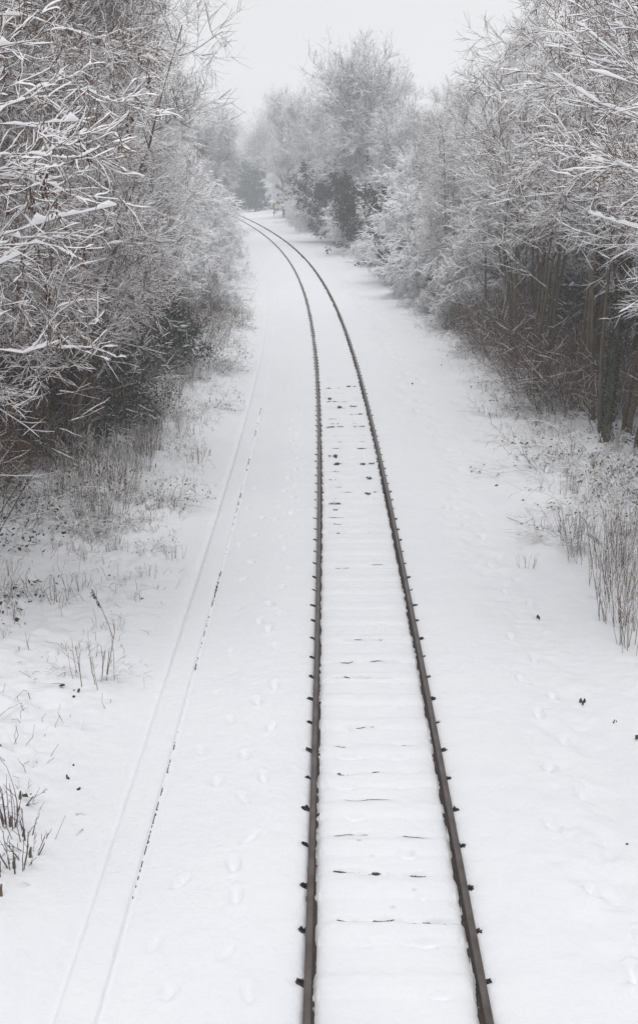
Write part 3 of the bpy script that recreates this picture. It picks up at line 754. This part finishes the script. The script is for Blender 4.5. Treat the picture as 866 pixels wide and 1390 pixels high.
# a few dark straight trunks standing at the right edge of the wood
def trunk_tree(base, H, r, lean, seed, label, ivyd=False):
    rg = np.random.default_rng(seed); z = gz(*base)
    root = empty('woodland_tree', (*base, z)); tag(root, label, 'tree', 'trunks at the edge of the right wood')
    u = np.linspace(0, 1, 14)
    P0 = np.zeros((1, 14, 3)); P0[0, :, 2] = -.25 + u * H; P0[0, :, 0] = lean[0] * u * H + .12 * np.sin(u * 5 + seed); P0[0, :, 1] = lean[1] * u * H + .12 * np.sin(u * 7)
    R0 = (r * (1.25 * np.exp(-u * 20) * .4 + 1 - .72 * u))[None]
    P1, R1 = grow(P0, R0, 22, 2.8, (35, 70), .05, 7, .1, .38, .4, .3, .45, rg, .008)
    P2, R2 = grow(P1, R1, 9, 1.1, (28, 60), .03, 5, .13, .15, .6, .4, .4, rg, .0045)
    P3, R3 = grow(P2, R2, 6, .45, (28, 60), .03, 3, .13, .1, .7, .5, .3, rg, .0035)
    t = MB(); V, Fq = tube(P0, R0, 10); t.add(V, Fq, 0)
    c = MB()
    for P, Rr, k in ((P1, R1, 4), (P2, R2, 3), (P3, R3, 3)): V, Fq = tube(P, Rr, k); c.add(V, Fq, 0)
    snow_on(c, P1, R1, .010, .022, rg, 3, 1, .15, .2, 2); snow_on(c, P2, R2, .009, .018, rg); snow_on(c, P3, R3, .006, .012, rg)
    link('trunk', t.mesh('trunk', [M_trunk]), root); link('crown', c.mesh('crown', [M_bark, M_snow]), root)
    if ivyd:
        l = MB(); N = 3600; k = rg.uniform(0, .62, N); a = rg.uniform(0, 6.28, N)
        cx = np.interp(k, u, P0[0, :, 0]); cy = np.interp(k, u, P0[0, :, 1]); cz = np.interp(k, u, P0[0, :, 2]); rr = r * 1.1 + rg.uniform(0, .07, N)
        leaves(l, np.stack([cx + rr * np.cos(a), cy + rr * np.sin(a), cz], -1), .07, rg, 0, .9)
        link('ivy', l.mesh('ivy', [M_leaf], False), root)
for (px, py, H, r, ln, lb, iv) in ((786, 560, 11, .085, (.01, 0), 'straight olive brown trunk standing left of the ivy clad trunk', False),
                          (800, 572, 9, .055, (-.01, .01), 'thin brown trunk close against the straight olive trunk', False),
                          (828, 598, 12, .105, (.0, .0), 'thick trunk clad in dark ivy near the right border', True),
                          (862, 610, 11, .07, (.02, 0), 'dark trunk at the right border of the wood', False),
                          (806, 520, 11, .08, (.0, 0), 'ivy clad trunk standing behind the straight olive trunk', True),
                          (700, 500, 10, .06, (-.02, 0), 'pale brown trunk at the left end of the standing trunks', False),
                          (745, 520, 10, .05, (.03, 0), 'slender trunk leaning right in the middle of the standing trunks', False),
                          (655, 470, 10, .055, (.0, .0), 'slender trunk further back where the right bank narrows', False)):
    x, y, _ = at(px, py); trunk_tree((float(x), float(y)), H, r, ln, int(px), lb, iv)

# ------------------------------------------------------------------ low growth
def weed(seed, n=22, H=.9, spread=.3, lean=(.0, .25), r=.006, side=3, mats=None, dead=0, npt=6):
    rg = np.random.default_rng(seed)
    P0, R0 = stems(n, H, lean, r, spread, npt, .07, 0, rg, tip=.5); P0[:, :, 2] += .18
    P1, R1 = grow(P0, R0, side, H * .28, (20, 50), .05, 3, .1, .35, .7, .6, .3, rg, r * .55)
    c = MB()
    for P, Rr in ((P0, R0), (P1, R1)): V, Fq = tube(P, Rr, 3); c.add(V, Fq, 0)
    snow_on(c, P1, R1, .004, .007, rg, 3, 1, .4, .3)
    if dead:
        leaves(c, P1[rg.integers(0, len(P1), dead), -1], .05, rg, 2, 1.0)
    root = empty('dry_weeds', (0, 0, -500)); root['kind'] = 'thing'; link('stalks', c.mesh('stalks', [M_stem, M_snow, M_deadleaf]), root)
    return root
def bramble(seed, n=18, L=1.4, lf=110):
    rg = np.random.default_rng(seed)
    P0, R0 = stems(n, L, (.5, 1.25), .008, .25, 9, .09, -.16, rg, tip=.5); P0[:, :, 2] = np.maximum(P0[:, :, 2] + .2, .01)
    P1, R1 = grow(P0, R0, 8, .40, (30, 70), -.06, 4, .15, .2, .7, .6, .2, rg, .0045); P1[:, :, 2] = np.maximum(P1[:, :, 2], .0)
    c = MB()
    for P, Rr in ((P0, R0), (P1, R1)): V, Fq = tube(P, Rr, 3); c.add(V, Fq, 0)
    snow_on(c, P0, R0, .005, .010, rg, 3, 1, .5, .4, 2); snow_on(c, P1, R1, .004, .008, rg, 3, 1, .4, .3)
    if lf:
        leaves(c, P1[rg.integers(0, len(P1), lf), rg.integers(0, 4, lf)] + rg.normal(0, .02, (lf, 3)), .08, rg, 2, .3)
    root = empty('bramble', (0, 0, -500)); link('canes', c.mesh('canes', [M_redstem, M_snow, M_leaf2]), root)
    return root
wd = [weed(61), weed(62, 30, 1.0, .4, (.0, .28), .005), weed(63, 10, .5, .25, (.1, .6)), weed(64, 26, 1.1, .45, (0, .35), .005, 4, dead=50)]
br = [bramble(71), bramble(72, 18, 1.7, 90), bramble(73, 9, .9, 0)]

def put(pro, px, py, sc, label, group, cat):
    x, y, z = at(px, py)
    return plant(pro, float(x), float(y), sc=sc, label=label, group=group, cat=cat)
GW = 'dry weeds on the snowy verges'
put(wd[1], 840, 815, 1.05, 'dense stand of dry upright stalks at the right border below the brambles', GW, 'dry weeds')
put(wd[1], 862, 850, .95, 'dry upright stalks cut by the right border beside the dense stand', GW, 'dry weeds')
put(wd[0], 815, 790, .8, 'dry stalks on the left flank of the dense stand at the right', GW, 'dry weeds')
put(wd[1], 858, 790, 1.0, 'dry upright stalks behind the dense stand at the right border', GW, 'dry weeds')
for px_, py_, k_ in ((825, 770, 1), (845, 760, 1), (800, 760, 3), (835, 840, 0), (860, 880, 0), (780, 740, 0), (850, 735, 3)):
    put(wd[k_], px_, py_, .9, 'dry stalks in the thick brown clump at the right border', 'stalk clump at the right border', 'dry weeds')
put(wd[2], 715, 770, .6, 'tiny sprig in clear snow left of the right hand stand', GW, 'dry weeds')
put(wd[2], 688, 560, .7, 'small thin weed on the right verge below the bank brambles', GW, 'dry weeds')
x0 = [(150, 690, 3, 1.0), (170, 668, 1, .9), (190, 640, 1, .9), (205, 612, 1, .8), (130, 712, 3, .8), (110, 690, 3, .9), (215, 585, 0, .9), (150, 655, 1, 1.), (175, 620, 3, .9), (196, 590, 1, .9), (120, 660, 1, 1.), (90, 640, 3, 1.1), (222, 560, 1, .8)]
for i, (px, py, k, sc) in enumerate(x0):
    put(wd[k], px, py, sc, f'tall dry brown stalks with dead leaves edging the left wood, {ORD[min(i, 11)]} planted of that fringe' if False else 'tall brown dry stalks in the fringe along the foot of the left wood', 'stalk fringe at the foot of the left wood', 'dry weeds')
for (px, py, k, sc, lb) in ((85, 820, 2, 1.0, 'short broken reddish stalks alone in snow on the left verge'),
        (258, 525, 0, .8, 'thin upright stalks left of the trough halfway up the picture'),
        (265, 628, 2, 1.0, 'low straw coloured weed tuft close to the trough'),
        (222, 540, 0, .9, 'thin stalks at the corner where the left wood steps back'),
        (270, 480, 0, .6, 'small upright stalks on the upper left verge near the wood'),
        (305, 505, 2, .9, 'small dark weed on the upper left verge near the trough'),
        (232, 690, 2, .6, 'small sprig low on the left verge right of the stalk fringe'),
        (212, 690, 2, .5, 'very small dark sprig right of the stalk fringe'),
        (240, 760, 2, .6, 'bent pale sprig below the stalk fringe near the trough'),
        (200, 785, 2, .55, 'pair of leaning thin sprigs on the middle left verge'),
        (180, 815, 2, .35, 'tiny dark sprig near the trough on the middle left verge'),
        (160, 745, 2, .5, 'small sprig directly below the stalk fringe')):
    put(wd[k], px, py, sc, lb, GW, 'dry weeds')
for (px, py, k, sc, lb) in ((168, 580, 3, .72, 'green ivy draped bush directly behind the stalk fringe'), (120, 600, 3, .8, 'dark ivy bush left of the green draped bush behind the stalk fringe'),
        (62, 612, 3, .85, 'dark ivy bush under the lowest snowy bough near the left border'), (15, 625, 3, .8, 'dark ivy bush cut by the left border behind the stalk fringe'), (215, 505, 2, .8, 'low dark ivy bush where the left verge widens')):
    put(ivies[k], px, py, sc, lb, 'ivy thickets', 'ivy thicket')
for (px, py, k, sc, lb) in ((522, 357, 1, 1.2, 'dark ivy thicket under the snow laden bushes where the right hand wood ends'), (494, 341, 0, 1.45, 'broad bluish dark ivy thicket midway round the curve on the right'),
        (464, 325, 1, 1.7, 'dark ivy thicket left of the broad bluish one on the right'), (432, 311, 0, 1.4, 'bluish dark thicket halfway between the marker and the broad ivy'),
        (405, 298, 1, 1.4, 'small dark thicket right of the yellow marker'), (350, 286, 0, 2.0, 'tall dark evergreen mass behind the yellow marker'), (327, 285, 0, 2.7, 'tallest dark evergreen at the far end of the curve beside the left bushes')):
    put(ivies[k], px, py, sc, lb, 'ivy thickets', 'ivy thicket')
GB = 'brambles along the verges'
for (px, py, k, sc, lb) in ((740, 640, 1, 1.0, 'wide bramble arching over snow at the foot of the right trunks'),
        (780, 625, 0, 1.1, 'leafy bramble beneath the thick ivy clad trunk'), (800, 700, 1, .9, 'bramble with long arching canes above the dry stalks on the right'),
        (840, 660, 0, 1.0, 'green leafed bramble at the right border under the trees'), (760, 730, 2, 1.0, 'leafless low bramble reaching left into clear snow'),
        (700, 600, 2, 1.0, 'thin leafless bramble on the right verge near the wood corner'), (720, 560, 0, .9, 'bramble beneath the slender leaning trunk'),
        (680, 520, 1, .8, 'bramble at the right wood edge left of the trunks'), (640, 480, 0, .9, 'bramble mid way up the right wood edge'),
        (610, 450, 1, .9, 'bramble at the upper right wood edge'), (585, 425, 0, .9, 'small bramble where the right verge narrows'),
        (560, 400, 0, .9, 'small far bramble on the right verge'), (820, 740, 2, 1.1, 'bare bramble canes just above the dense stand of stalks'),
        (850, 700, 1, .9, 'dark bramble cut by the right border'), (660, 560, 2, .8, 'sparse bramble at the edge of clear snow on the right'),
        (60, 680, 0, 1.1, 'bramble under the dark left wood near the border'), (30, 720, 2, 1.0, 'low bramble at the left border'),
        (110, 720, 2, .9, 'low bramble before the stalk fringe'), (215, 500, 1, .8, 'snowy bramble spilling from the left wood onto the verge'),
        (235, 470, 1, .8, 'snowy bramble spilling from the left wood further up'), (255, 430, 0, .9, 'small snowy bramble at the upper left verge')):
    put(br[k], px, py, sc, lb, GB, 'bramble')

rv = np.random.default_rng(77)
for side, n_, s0, s1, t0, t1 in (('left', 150, 15, 62, -3.7, -6.6), ('right', 70, 16, 60, 4.3, 6.9)):
    for i in range(n_):
        s = s0 + (s1 - s0) * rv.random() ** .8; t = t0 + (t1 - t0) * rv.random() ** .7; k = rv.integers(0, 5)
        pr, ct = ((wd[2], 'dry weeds'), (wd[0], 'dry weeds'), (br[2], 'bramble'), (wd[2], 'dry weeds'), (br[0], 'bramble'))[k]
        plant_st(pr, s, t, sc=float(rv.uniform(.5, 1.15) if side == 'left' and s > 22 else rv.uniform(.35, .8)), label=f'small half buried {"bramble" if ct == "bramble" else "dry weed"} sprinkled over the snowy {side} verge', group=f'small plants scattered on the {side} verge', cat=ct)
for side, s0, s1, t_, ds in (('right', 52, 172, 5.6, 4.6), ('left', 40, 120, -6.4, 6.5)):
    s = s0
    while s < s1:
        plant_st(bushes[int(rv.integers(0, 3))], s, t_ + rv.normal(0, .35) + (.8 if side == 'right' and s > 120 else 0), sc=float(rv.uniform(.26, .46)), label=f'low frosted scrub spilling from under the bushes on the {side} of the curve', group=f'low scrub at the foot of the bushes on the {side}', cat='bush')
        s += ds * rv.uniform(.6, 1.4)
# the open weed with upright stalks and arching grass low on the left
def open_weed():
    x, y, z = at(128, 925); root = empty('dry_plant', (x, y, z)); tag(root, 'airy dry plant with upright stalks, arching grass and one tall seed head', 'dry plant')
    rg = np.random.default_rng(5); c = MB()
    P0, R0 = stems(11, .62, (.0, .16), .0055, .35, 7, .05, 0, rg, tip=.5); P0[:, :, 2] += .2
    V, Fq = tube(P0, R0, 4); c.add(V, Fq, 0)
    P1, R1 = grow(P0, R0, 2, .18, (20, 45), .05, 3, .1, .4, .7, .6, .3, rg, .003); V, Fq = tube(P1, R1, 3); c.add(V, Fq, 0)
    link('stalks', c.mesh('stalks', [M_stem]), root)
    c = MB(); az = rg.uniform(-.6, .6, 16); az[10:] += math.pi
    P2, R2 = stems(16, .75, (.35, .8), .003, .12, 9, .05, -.2, rg, tip=.5, az=az); P2[:, :, 2] = np.maximum(P2[:, :, 2] + .22, .01)
    V, Fq = tube(P2, R2, 3); c.add(V, Fq, 0); snow_on(c, P2, R2, .003, .006, rg, 3, 1, .5, .4)
    P3, R3 = grow(P2, R2, 3, .14, (30, 60), -.1, 3, .1, .4, .7, .6, .3, rg, .002); V, Fq = tube(P3, R3, 3); c.add(V, Fq, 0)
    link('grass', c.mesh('grass', [M_stem, M_snow]), root)
    c = MB(); P = np.array([[[.17, 0, 0], [.24, .05, .35], [.28, .1, .58], [.22, .12, .8], [.12, .15, 1.05], [0.0, .18, 1.28]]])
    V, Fq = tube(P, np.array([[.007, .006, .005, .005, .004, .003]]), 5); c.add(V, Fq, 0)
    P = np.array([[[.28, .1, .58], [.31, .1, .68], [.29, .1, .82]]]); V, Fq = tube(P, np.array([[.005, .004, .003]]), 4); c.add(V, Fq, 0)
    q = rg.uniform(0, 1, 70)[:, None]; pts = (1 - q) * np.array([.12, .15, 1.03]) + q * np.array([0, .18, 1.28]) + rg.normal(0, .008, (70, 3)); leaves(c, pts, .03, rg, 1, 1.2)
    link('seed_head', c.mesh('seed_head', [M_stem, M_seed]), root)
open_weed()
# cut shrub stumps with shoots at the left border
def stump(px, py, n, H, lean, seed, label, r=.008):
    x, y, z = at(px, py); root = empty('cut_shrub', (x, y, z)); tag(root, label, 'cut shrub', 'cut shrubs at the left border')
    rg = np.random.default_rng(seed)
    P0, R0 = stems(n, H, lean, r, .10, 6, .06, .0, rg, tip=.45); P0[:, :, 2] += .2
    c = MB(); V, Fq = tube(P0, R0, 5); c.add(V, Fq, 0)
    P1, R1 = grow(P0, R0, 2, H * .35, (20, 45), .03, 3, .1, .3, .7, .6, .3, rg, .003); V, Fq = tube(P1, R1, 3); c.add(V, Fq, 0)
    snow_on(c, P0, R0, .003, .008, rg, 3, 1, .5, .3)
    link('shoots', c.mesh('shoots', [M_redstem, M_snow]), root)
    c = MB(); P = np.array([[[0, 0, -.1], [.0, 0, .04], [.01, .01, .10]]]); V, Fq = tube(P, np.array([[.018, .017, .010]]), 7); c.add(V, Fq, 0)
    snow_on(c, P[:, 1:] + [0, 0, .0], np.array([[.012, .01]]), .01, .015, rg, 3, 1)
    link('stump', c.mesh('stump', [M_trunk, M_snow]), root)
stump(15, 1122, 9, .62, (.0, .35), 1, 'tallest clump of thin cut shoots at the left border')
stump(33, 1140, 6, .40, (.1, .5), 2, 'thin leaning shoots just right of the tallest clump')
stump(42, 1165, 6, .30, (.4, 1.0), 3, 'spiky low fan of shoots right of the cut clumps')
stump(20, 1178, 7, .45, (.0, .4), 4, 'upright thin shoots below the tallest clump')
stump(0, 1185, 4, .3, (.0, .5), 5, 'few shoots cut by the left border below the other clumps')
stump(2, 1215, 3, .25, (.0, .4), 6, 'lowest pair of short shoots at the left border')
stump(28, 1085, 7, .3, (.6, 1.2), 7, 'low drooping twigs above the tallest clump')

# fallen twigs
def twig(pts, r, seed, label, nb=3):
    rg = np.random.default_rng(seed); Q = []
    for (px, py, h) in pts:
        x, y, z = at(px, py); Q.append((x, y, z + h))
    Q = np.array(Q); o0 = Q[0].copy(); Q = Q - o0
    u = np.linspace(0, len(Q) - 1, 3 * len(Q)); P = np.stack([np.interp(u, np.arange(len(Q)), Q[:, i]) for i in range(3)], -1)[None]
    P = P + rg.normal(0, .006, P.shape); Rr = (r * np.linspace(1, .4, P.shape[1]))[None]
    c = MB(); V, Fq = tube(P, Rr, 5); c.add(V, Fq, 0)
    P1, R1 = grow(P, Rr, nb, .22, (25, 60), .03, 4, .12, .3, .7, .5, .3, rg, .003); V, Fq = tube(P1, R1, 4); c.add(V, Fq, 0)
    snow_on(c, P, Rr, .002, .008, rg, 3, 1, .5)
    o = link('fallen_twig', c.mesh('fallen_twig', [M_redstem, M_snow])); o.location = o0
    tag(o, label, 'twig', 'fallen twigs lying on the snow')
twig([(-12, 985, .02), (12, 968, .06), (30, 963, .08), (38, 968, .02)], .009, 1, 'dark fallen stick reaching in from the left border', 2)
twig([(89, 932, .03), (60, 934, .05), (46, 930, .06), (36, 918, .08)], .006, 2, 'forked fallen twig left of the airy dry plant', 4)
twig([(686, 702, .02), (705, 712, .04), (722, 718, .07), (745, 724, .08)], .008, 3, 'knobbly fallen twig pointing left on the right verge', 3)
twig([(713, 690, .10), (722, 708, .07), (738, 742, .02)], .008, 4, 'straight stick crossing the knobbly twig on the right verge', 1)
twig([(860, 655, .06), (835, 665, .05), (812, 674, .02)], .012, 5, 'thick dark fallen branch by the right border under the trees', 3)
twig([(102, 1109, .015), (108, 1108, .02), (118, 1110, .01)], .005, 6, 'tiny curved twig alone in clear snow left of the trough', 0)
twig([(155, 748, .02), (168, 725, .25), (175, 715, .3)], .010, 7, 'short brown stick standing out of the snow near the stalk fringe', 2)
twig([(185, 812, .03), (196, 790, .1), (200, 768, .2)], .005, 8, 'thin bent twig in the middle left verge', 1)
twig([(58, 848, .02), (59, 832, .2), (60, 815, .4)], .005, 9, 'single thin upright twig left of the tall seed head', 0)
twig([(240, 800, .02), (250, 782, .12), (258, 760, .2)], .005, 10, 'thin slanting twig left of the trough', 0)

# lumps of earth and stones poking through the snow
def lump(px, py, r, seed, label):
    x, y, z = at(px, py); rg = np.random.default_rng(seed); c = MB()
    for k in range(3):
        a = np.arange(8) * math.pi / 4; rings = []
        o = rg.normal(0, r * .6, 2)
        for j, (h, q) in enumerate(((-.6, .9), (0, 1), (.5, .75), (.8, .3))):
            rr = .5 * r * q * rg.uniform(.6, 1.1, 8) * (1 - .2 * k); rings.append(np.stack([o[0] + rr * np.cos(a), o[1] + rr * .7 * np.sin(a), np.full(8, h * r * .9)], -1))
        V = np.concatenate(rings); i = np.arange(32).reshape(4, 8); jx = np.roll(i, -1, 1)
        c.add(V, np.stack([i[:-1], jx[:-1], jx[1:], i[1:]], -1).reshape(-1, 4)); 
    ob = link('earth_clod', c.mesh('earth_clod', [M_ballast], False)); ob.location = (x, y, z)
    tag(ob, label, 'clod', 'dark clods poking through the snow')
for i, (px, py, r, lb) in enumerate(((729, 838, .045, 'lone dark clod in clear snow on the right verge'), (787, 954, .05, 'dark clod low on the right verge above the trampled snow'),
        (100, 1040, .03, 'dark clod at the upper end of a small hollow on the left'), (90, 1055, .035, 'flat dark clod at the lower end of the small hollow'), (108, 1072, .032, 'small dark clod right of the small hollow'),
        (194, 813, .03, 'small dark clod on the middle left verge'), (105, 940, .035, 'dark clod at the foot of the airy dry plant'), (0, 1013, .04, 'dark clod at the left border above the cut shrubs'),
        (835, 980, .03, 'faint dark clod near the lower right border'), (852, 1147, .02, 'speck of earth at the lower right border'), (560, 521, .04, 'tiny dark clod in clear snow right of the track'), (72, 822, .045, 'dark clod beside the broken reddish stalks'))):
    lump(px, py, r, i, lb)

# ------------------------------------------------------------------ uncountable ground cover
def scatter(n, f, seed):
    rg = np.random.default_rng(seed); S = rg.uniform(7, 110, n * 4); S = 7 + (S - 7) * rg.uniform(0, 1, n * 4) ** .6; T = rg.uniform(-11, 11, n * 4)
    k = rg.random(n * 4) < f(S, T); return S[k][:n], T[k][:n], rg
def gdens(S, T):
    m = np.where(T < 0, sstep(3.1, 4.8, -T), sstep(3.8, 6., T)); patch = sstep(.42, .66, fbm(S / .8, T / .8, 91, 3))
    return m * (patch * .95 + .10) * np.where((T < 0) & (S < 17), .35, 1) * np.where((T > 0) & (S < 17), .45, 1)
S_, T_, rg = scatter(42000, gdens, 6)
X_, Y_ = st2xy(S_, T_); Z_ = terr(S_, T_); n = len(S_)
d0 = rg.normal(0, .45, (n, 3)); d0[:, 2] = 1; L_ = rg.uniform(.06, .32, n); P = np.zeros((n, 3, 3))
P[:, 0] = np.stack([X_, Y_, Z_ - .04], -1); P[:, 1] = P[:, 0] + nrm(d0) * L_[:, None] * .6; P[:, 2] = P[:, 1] + nrm(d0 + rg.normal(0, .5, (n, 3)) + [0, 0, -.7]) * L_[:, None] * .6
c = MB(); V, Fq = tube(P, np.tile([.004, .0032, .0022], (n, 1)), 3); c.add(V, Fq, 0)
snow_on(c, P[::2], np.tile([.003, .003, .002], (len(P[::2]), 1)), .008, .012, rg, 3, 1, .3, .2)
tag(link('dry_grass', c.mesh('dry_grass', [M_stem, M_snow])), 'short dry grass poking through the snow on both verges', 'grass', kind='stuff')
def ldens(S, T):
    m = np.where(T < 0, sstep(4.6, 7., -T), sstep(5.3, 7., T)); return m * sstep(.42, .66, fbm(S / .9, T / .9, 95, 3)) + np.where(T < 0, .008, .003) * sstep(3., 4.2, np.abs(T + .3))
S_, T_, rg = scatter(26000, ldens, 8)
X_, Y_ = st2xy(S_, T_); Z_ = terr(S_, T_) + .05 + rg.uniform(-.03, .06, len(S_))
c = MB(); leaves(c, np.stack([X_, Y_, Z_], -1), .085, rg, 0, .15)
k = rg.random(len(S_)) < .25; leaves(c, np.stack([X_, Y_, Z_ + .01], -1)[k] + rg.normal(0, .1, (k.sum(), 3)) * [1, 1, .2], .055, rg, 1, .15)
tag(link('ground_ivy', c.mesh('ground_ivy', [M_leaf, M_deadleaf], False)), 'ground ivy and dead leaves showing through snow under the trees', 'ground cover', kind='stuff')

# tangled brushwood filling the foot of both woods
def under(seed, n=26, H=2.6):
    rg = np.random.default_rng(seed)
    P0, R0 = stems(n, H, (.05, .7), .010, .9, 8, .10, -.02, rg, tip=.4)
    P1, R1 = grow(P0, R0, 9, .9, (25, 70), 0, 5, .14, .1, .6, .5, .3, rg, .005)
    P2, R2 = grow(P1, R1, 6, .4, (25, 70), 0, 3, .15, .1, .7, .6, .3, rg, .0038)
    t = MB(); V, Fq = tube(P0, R0, 4); t.add(V, Fq, 0); c = MB()
    for P, Rr in ((P1, R1), (P2, R2)): V, Fq = tube(P, Rr, 3); c.add(V, Fq, 0)
    snow_on(c, P1[::2], R1[::2], .005, .010, rg, 3, 1, .5, .3)
    return proto('undergrowth_shrub', t, c, [M_redstem, M_snow], [M_bark, M_snow], ('stems', 'twigs'))
un = [under(81), under(82, 22, 3.0), under(83, 34, 1.9)]
k = 0
for (t0, s0, s1, ds, side) in ((-7.8, 17.5, 46, 1.7, 'left'), (-9.6, 17, 52, 1.8, 'left'), (-12, 18, 60, 2.2, 'left'), (-15, 22, 70, 2.8, 'left'), (-6.6, 30, 50, 2.2, 'left'),
                        (8.6, 17, 50, 4.4, 'right'), (11.6, 17, 60, 4.6, 'right'), (15, 19, 70, 3., 'right'), (6.8, 30, 55, 2.2, 'right')):
    s = s0
    while s < s1:
        plant_st(un[k % 3], s + rp.normal(0, .4), t0 + rp.normal(0, .5), sc=float(rp.uniform(.75, 1.15)),
                 label=f'leafless brown shrub in the tangle at the foot of the {side} wood', group=f'undergrowth shrubs in the {side} wood', cat='shrub')
        s += ds * rp.uniform(.75, 1.25); k += 1

# ------------------------------------------------------------------ yellow trackside marker
x, y, z = at(372, 294)
root = empty('trackside_marker', (x, y, z)); tag(root, 'small yellow triangular marker on a thin post beside the far curve', 'marker sign')
c = MB(); P = np.array([[[0, 0, -.2], [0, 0, 1.3]]]); V, Fq = tube(P, np.array([[.05, .05]]), 6); c.add(V, Fq); link('post', c.mesh('post', [M_post]), root)
c = MB(); a = .42
v = [(-a, -.07, 1.95), (a * .9, -.07, 1.85), (0, -.07, 1.2), (-a, -.05, 1.95), (a * .9, -.05, 1.85), (0, -.05, 1.2)]
c.add(v, [(0, 2, 1), (3, 4, 5)]); c.add(v, [(0, 1, 4, 3), (1, 2, 5, 4), (2, 0, 3, 5)])
link('plate', c.mesh('plate', [M_sign], False), root)

# unused prototypes away
for o in [o for o in scene.objects if o.parent is None and o.type == 'EMPTY' and o.location.z < -400]:
    for ch in list(o.children): bpy.data.objects.remove(ch)
    bpy.data.objects.remove(o)

# ------------------------------------------------------------------ the bridge the view is taken from (behind the camera)
M_brick = mat('bridge_brick', (.16, .07, .045), .9, (.22, .11, .07), 6., .3, 30)
br_ = empty('road_bridge', (0, -.6, 0)); tag(br_, 'brick road bridge from which the line is seen', 'bridge')
c = MB(); box(c, (.6, -4.5, 5.2), (26, 8.6, .7)); link('deck', c.mesh('deck', [M_conc], False), br_)
for yy in (-.35, -8.65):
    c = MB(); box(c, (.6, yy, 6.0), (26, .35, .9)); link('parapet', c.mesh('parapet', [M_brick], False), br_)
for xx in (-5.4, 6.6):
    c = MB(); box(c, (xx + (-3.2 if xx < 0 else 3.2), -4.5, 2.2), (6.5, 8.2, 5.3)); link('abutment', c.mesh('abutment', [M_brick], False), br_)

# ------------------------------------------------------------------ haze
def haze():
    mb = MB(); box(mb, (0, 190, 20.5), (260, 480, 44))
    mb.f[0] = mb.f[0]
    m = bpy.data.materials.new('haze'); m.use_nodes = True; nt = m.node_tree
    nt.nodes.remove(nt.nodes['Principled BSDF'])
    pv = nt.nodes.new('ShaderNodeVolumePrincipled'); pv.inputs['Color'].default_value = (.92, .955, 1, 1); pv.inputs['Density'].default_value = .0024
    pv.inputs['Anisotropy'].default_value = 0.2
    nt.links.new(pv.outputs[0], nt.nodes['Material Output'].inputs['Volume'])
    o = link('haze', mb.mesh('haze', [m], False)); tag(o, kind='stuff')
haze()

# ------------------------------------------------------------------ light
EL, AZ = 72, 183
w = bpy.data.worlds.new('World'); scene.world = w; w.use_nodes = True; nt = w.node_tree
bg = nt.nodes['Background']; sky = nt.nodes.new('ShaderNodeTexSky'); sky.sky_type = 'NISHITA'; sky.sun_disc = False
sky.sun_elevation = R_(EL); sky.sun_rotation = R_(AZ); sky.air_density = 1.; sky.dust_density = 3.
bw = nt.nodes.new('ShaderNodeRGBToBW'); nt.links.new(sky.outputs[0], bw.inputs[0])
mx = nt.nodes.new('ShaderNodeMix'); mx.data_type = 'RGBA'; mx.inputs['Factor'].default_value = .90
nt.links.new(bw.outputs[0], mx.inputs['A']); mx.inputs['B'].default_value = (9.0, 8.85, 8.8, 1)   # even cloud cover
# an overcast sky is brighter overhead than at the horizon
tcw = nt.nodes.new('ShaderNodeTexCoord'); sx = nt.nodes.new('ShaderNodeSeparateXYZ'); nt.links.new(tcw.outputs['Generated'], sx.inputs[0])
mr = nt.nodes.new('ShaderNodeMapRange'); mr.inputs['From Min'].default_value = .12; mr.inputs['From Max'].default_value = .9; mr.inputs['To Min'].default_value = 1.0; mr.inputs['To Max'].default_value = 1.32
nt.links.new(sx.outputs['Z'], mr.inputs['Value'])
vm = nt.nodes.new('ShaderNodeVectorMath'); vm.operation = 'SCALE'; nt.links.new(mx.outputs['Result'], vm.inputs[0]); nt.links.new(mr.outputs['Result'], vm.inputs['Scale'])
nt.links.new(vm.outputs[0], bg.inputs['Color']); bg.inputs['Strength'].default_value = .1
sd = bpy.data.lights.new('sun', 'SUN'); sd.energy = .95; sd.angle = R_(30); sd.color = (1, .98, .95)
so = bpy.data.objects.new('sun', sd); COL.objects.link(so)
so.rotation_euler = (R_(90 - EL), 0, R_(180 - AZ))
vs = scene.view_settings; vs.view_transform = 'Standard'; vs.look = 'None'; vs.exposure = -.01; vs.gamma = 1
scene.cycles.use_denoising = DENOISE
scene.cycles.denoising_prefilter = 'NONE'
scene.cycles.max_bounces = 7; scene.cycles.diffuse_bounces = 4; scene.cycles.volume_bounces = 3
scene.cycles.transparent_max_bounces = 8
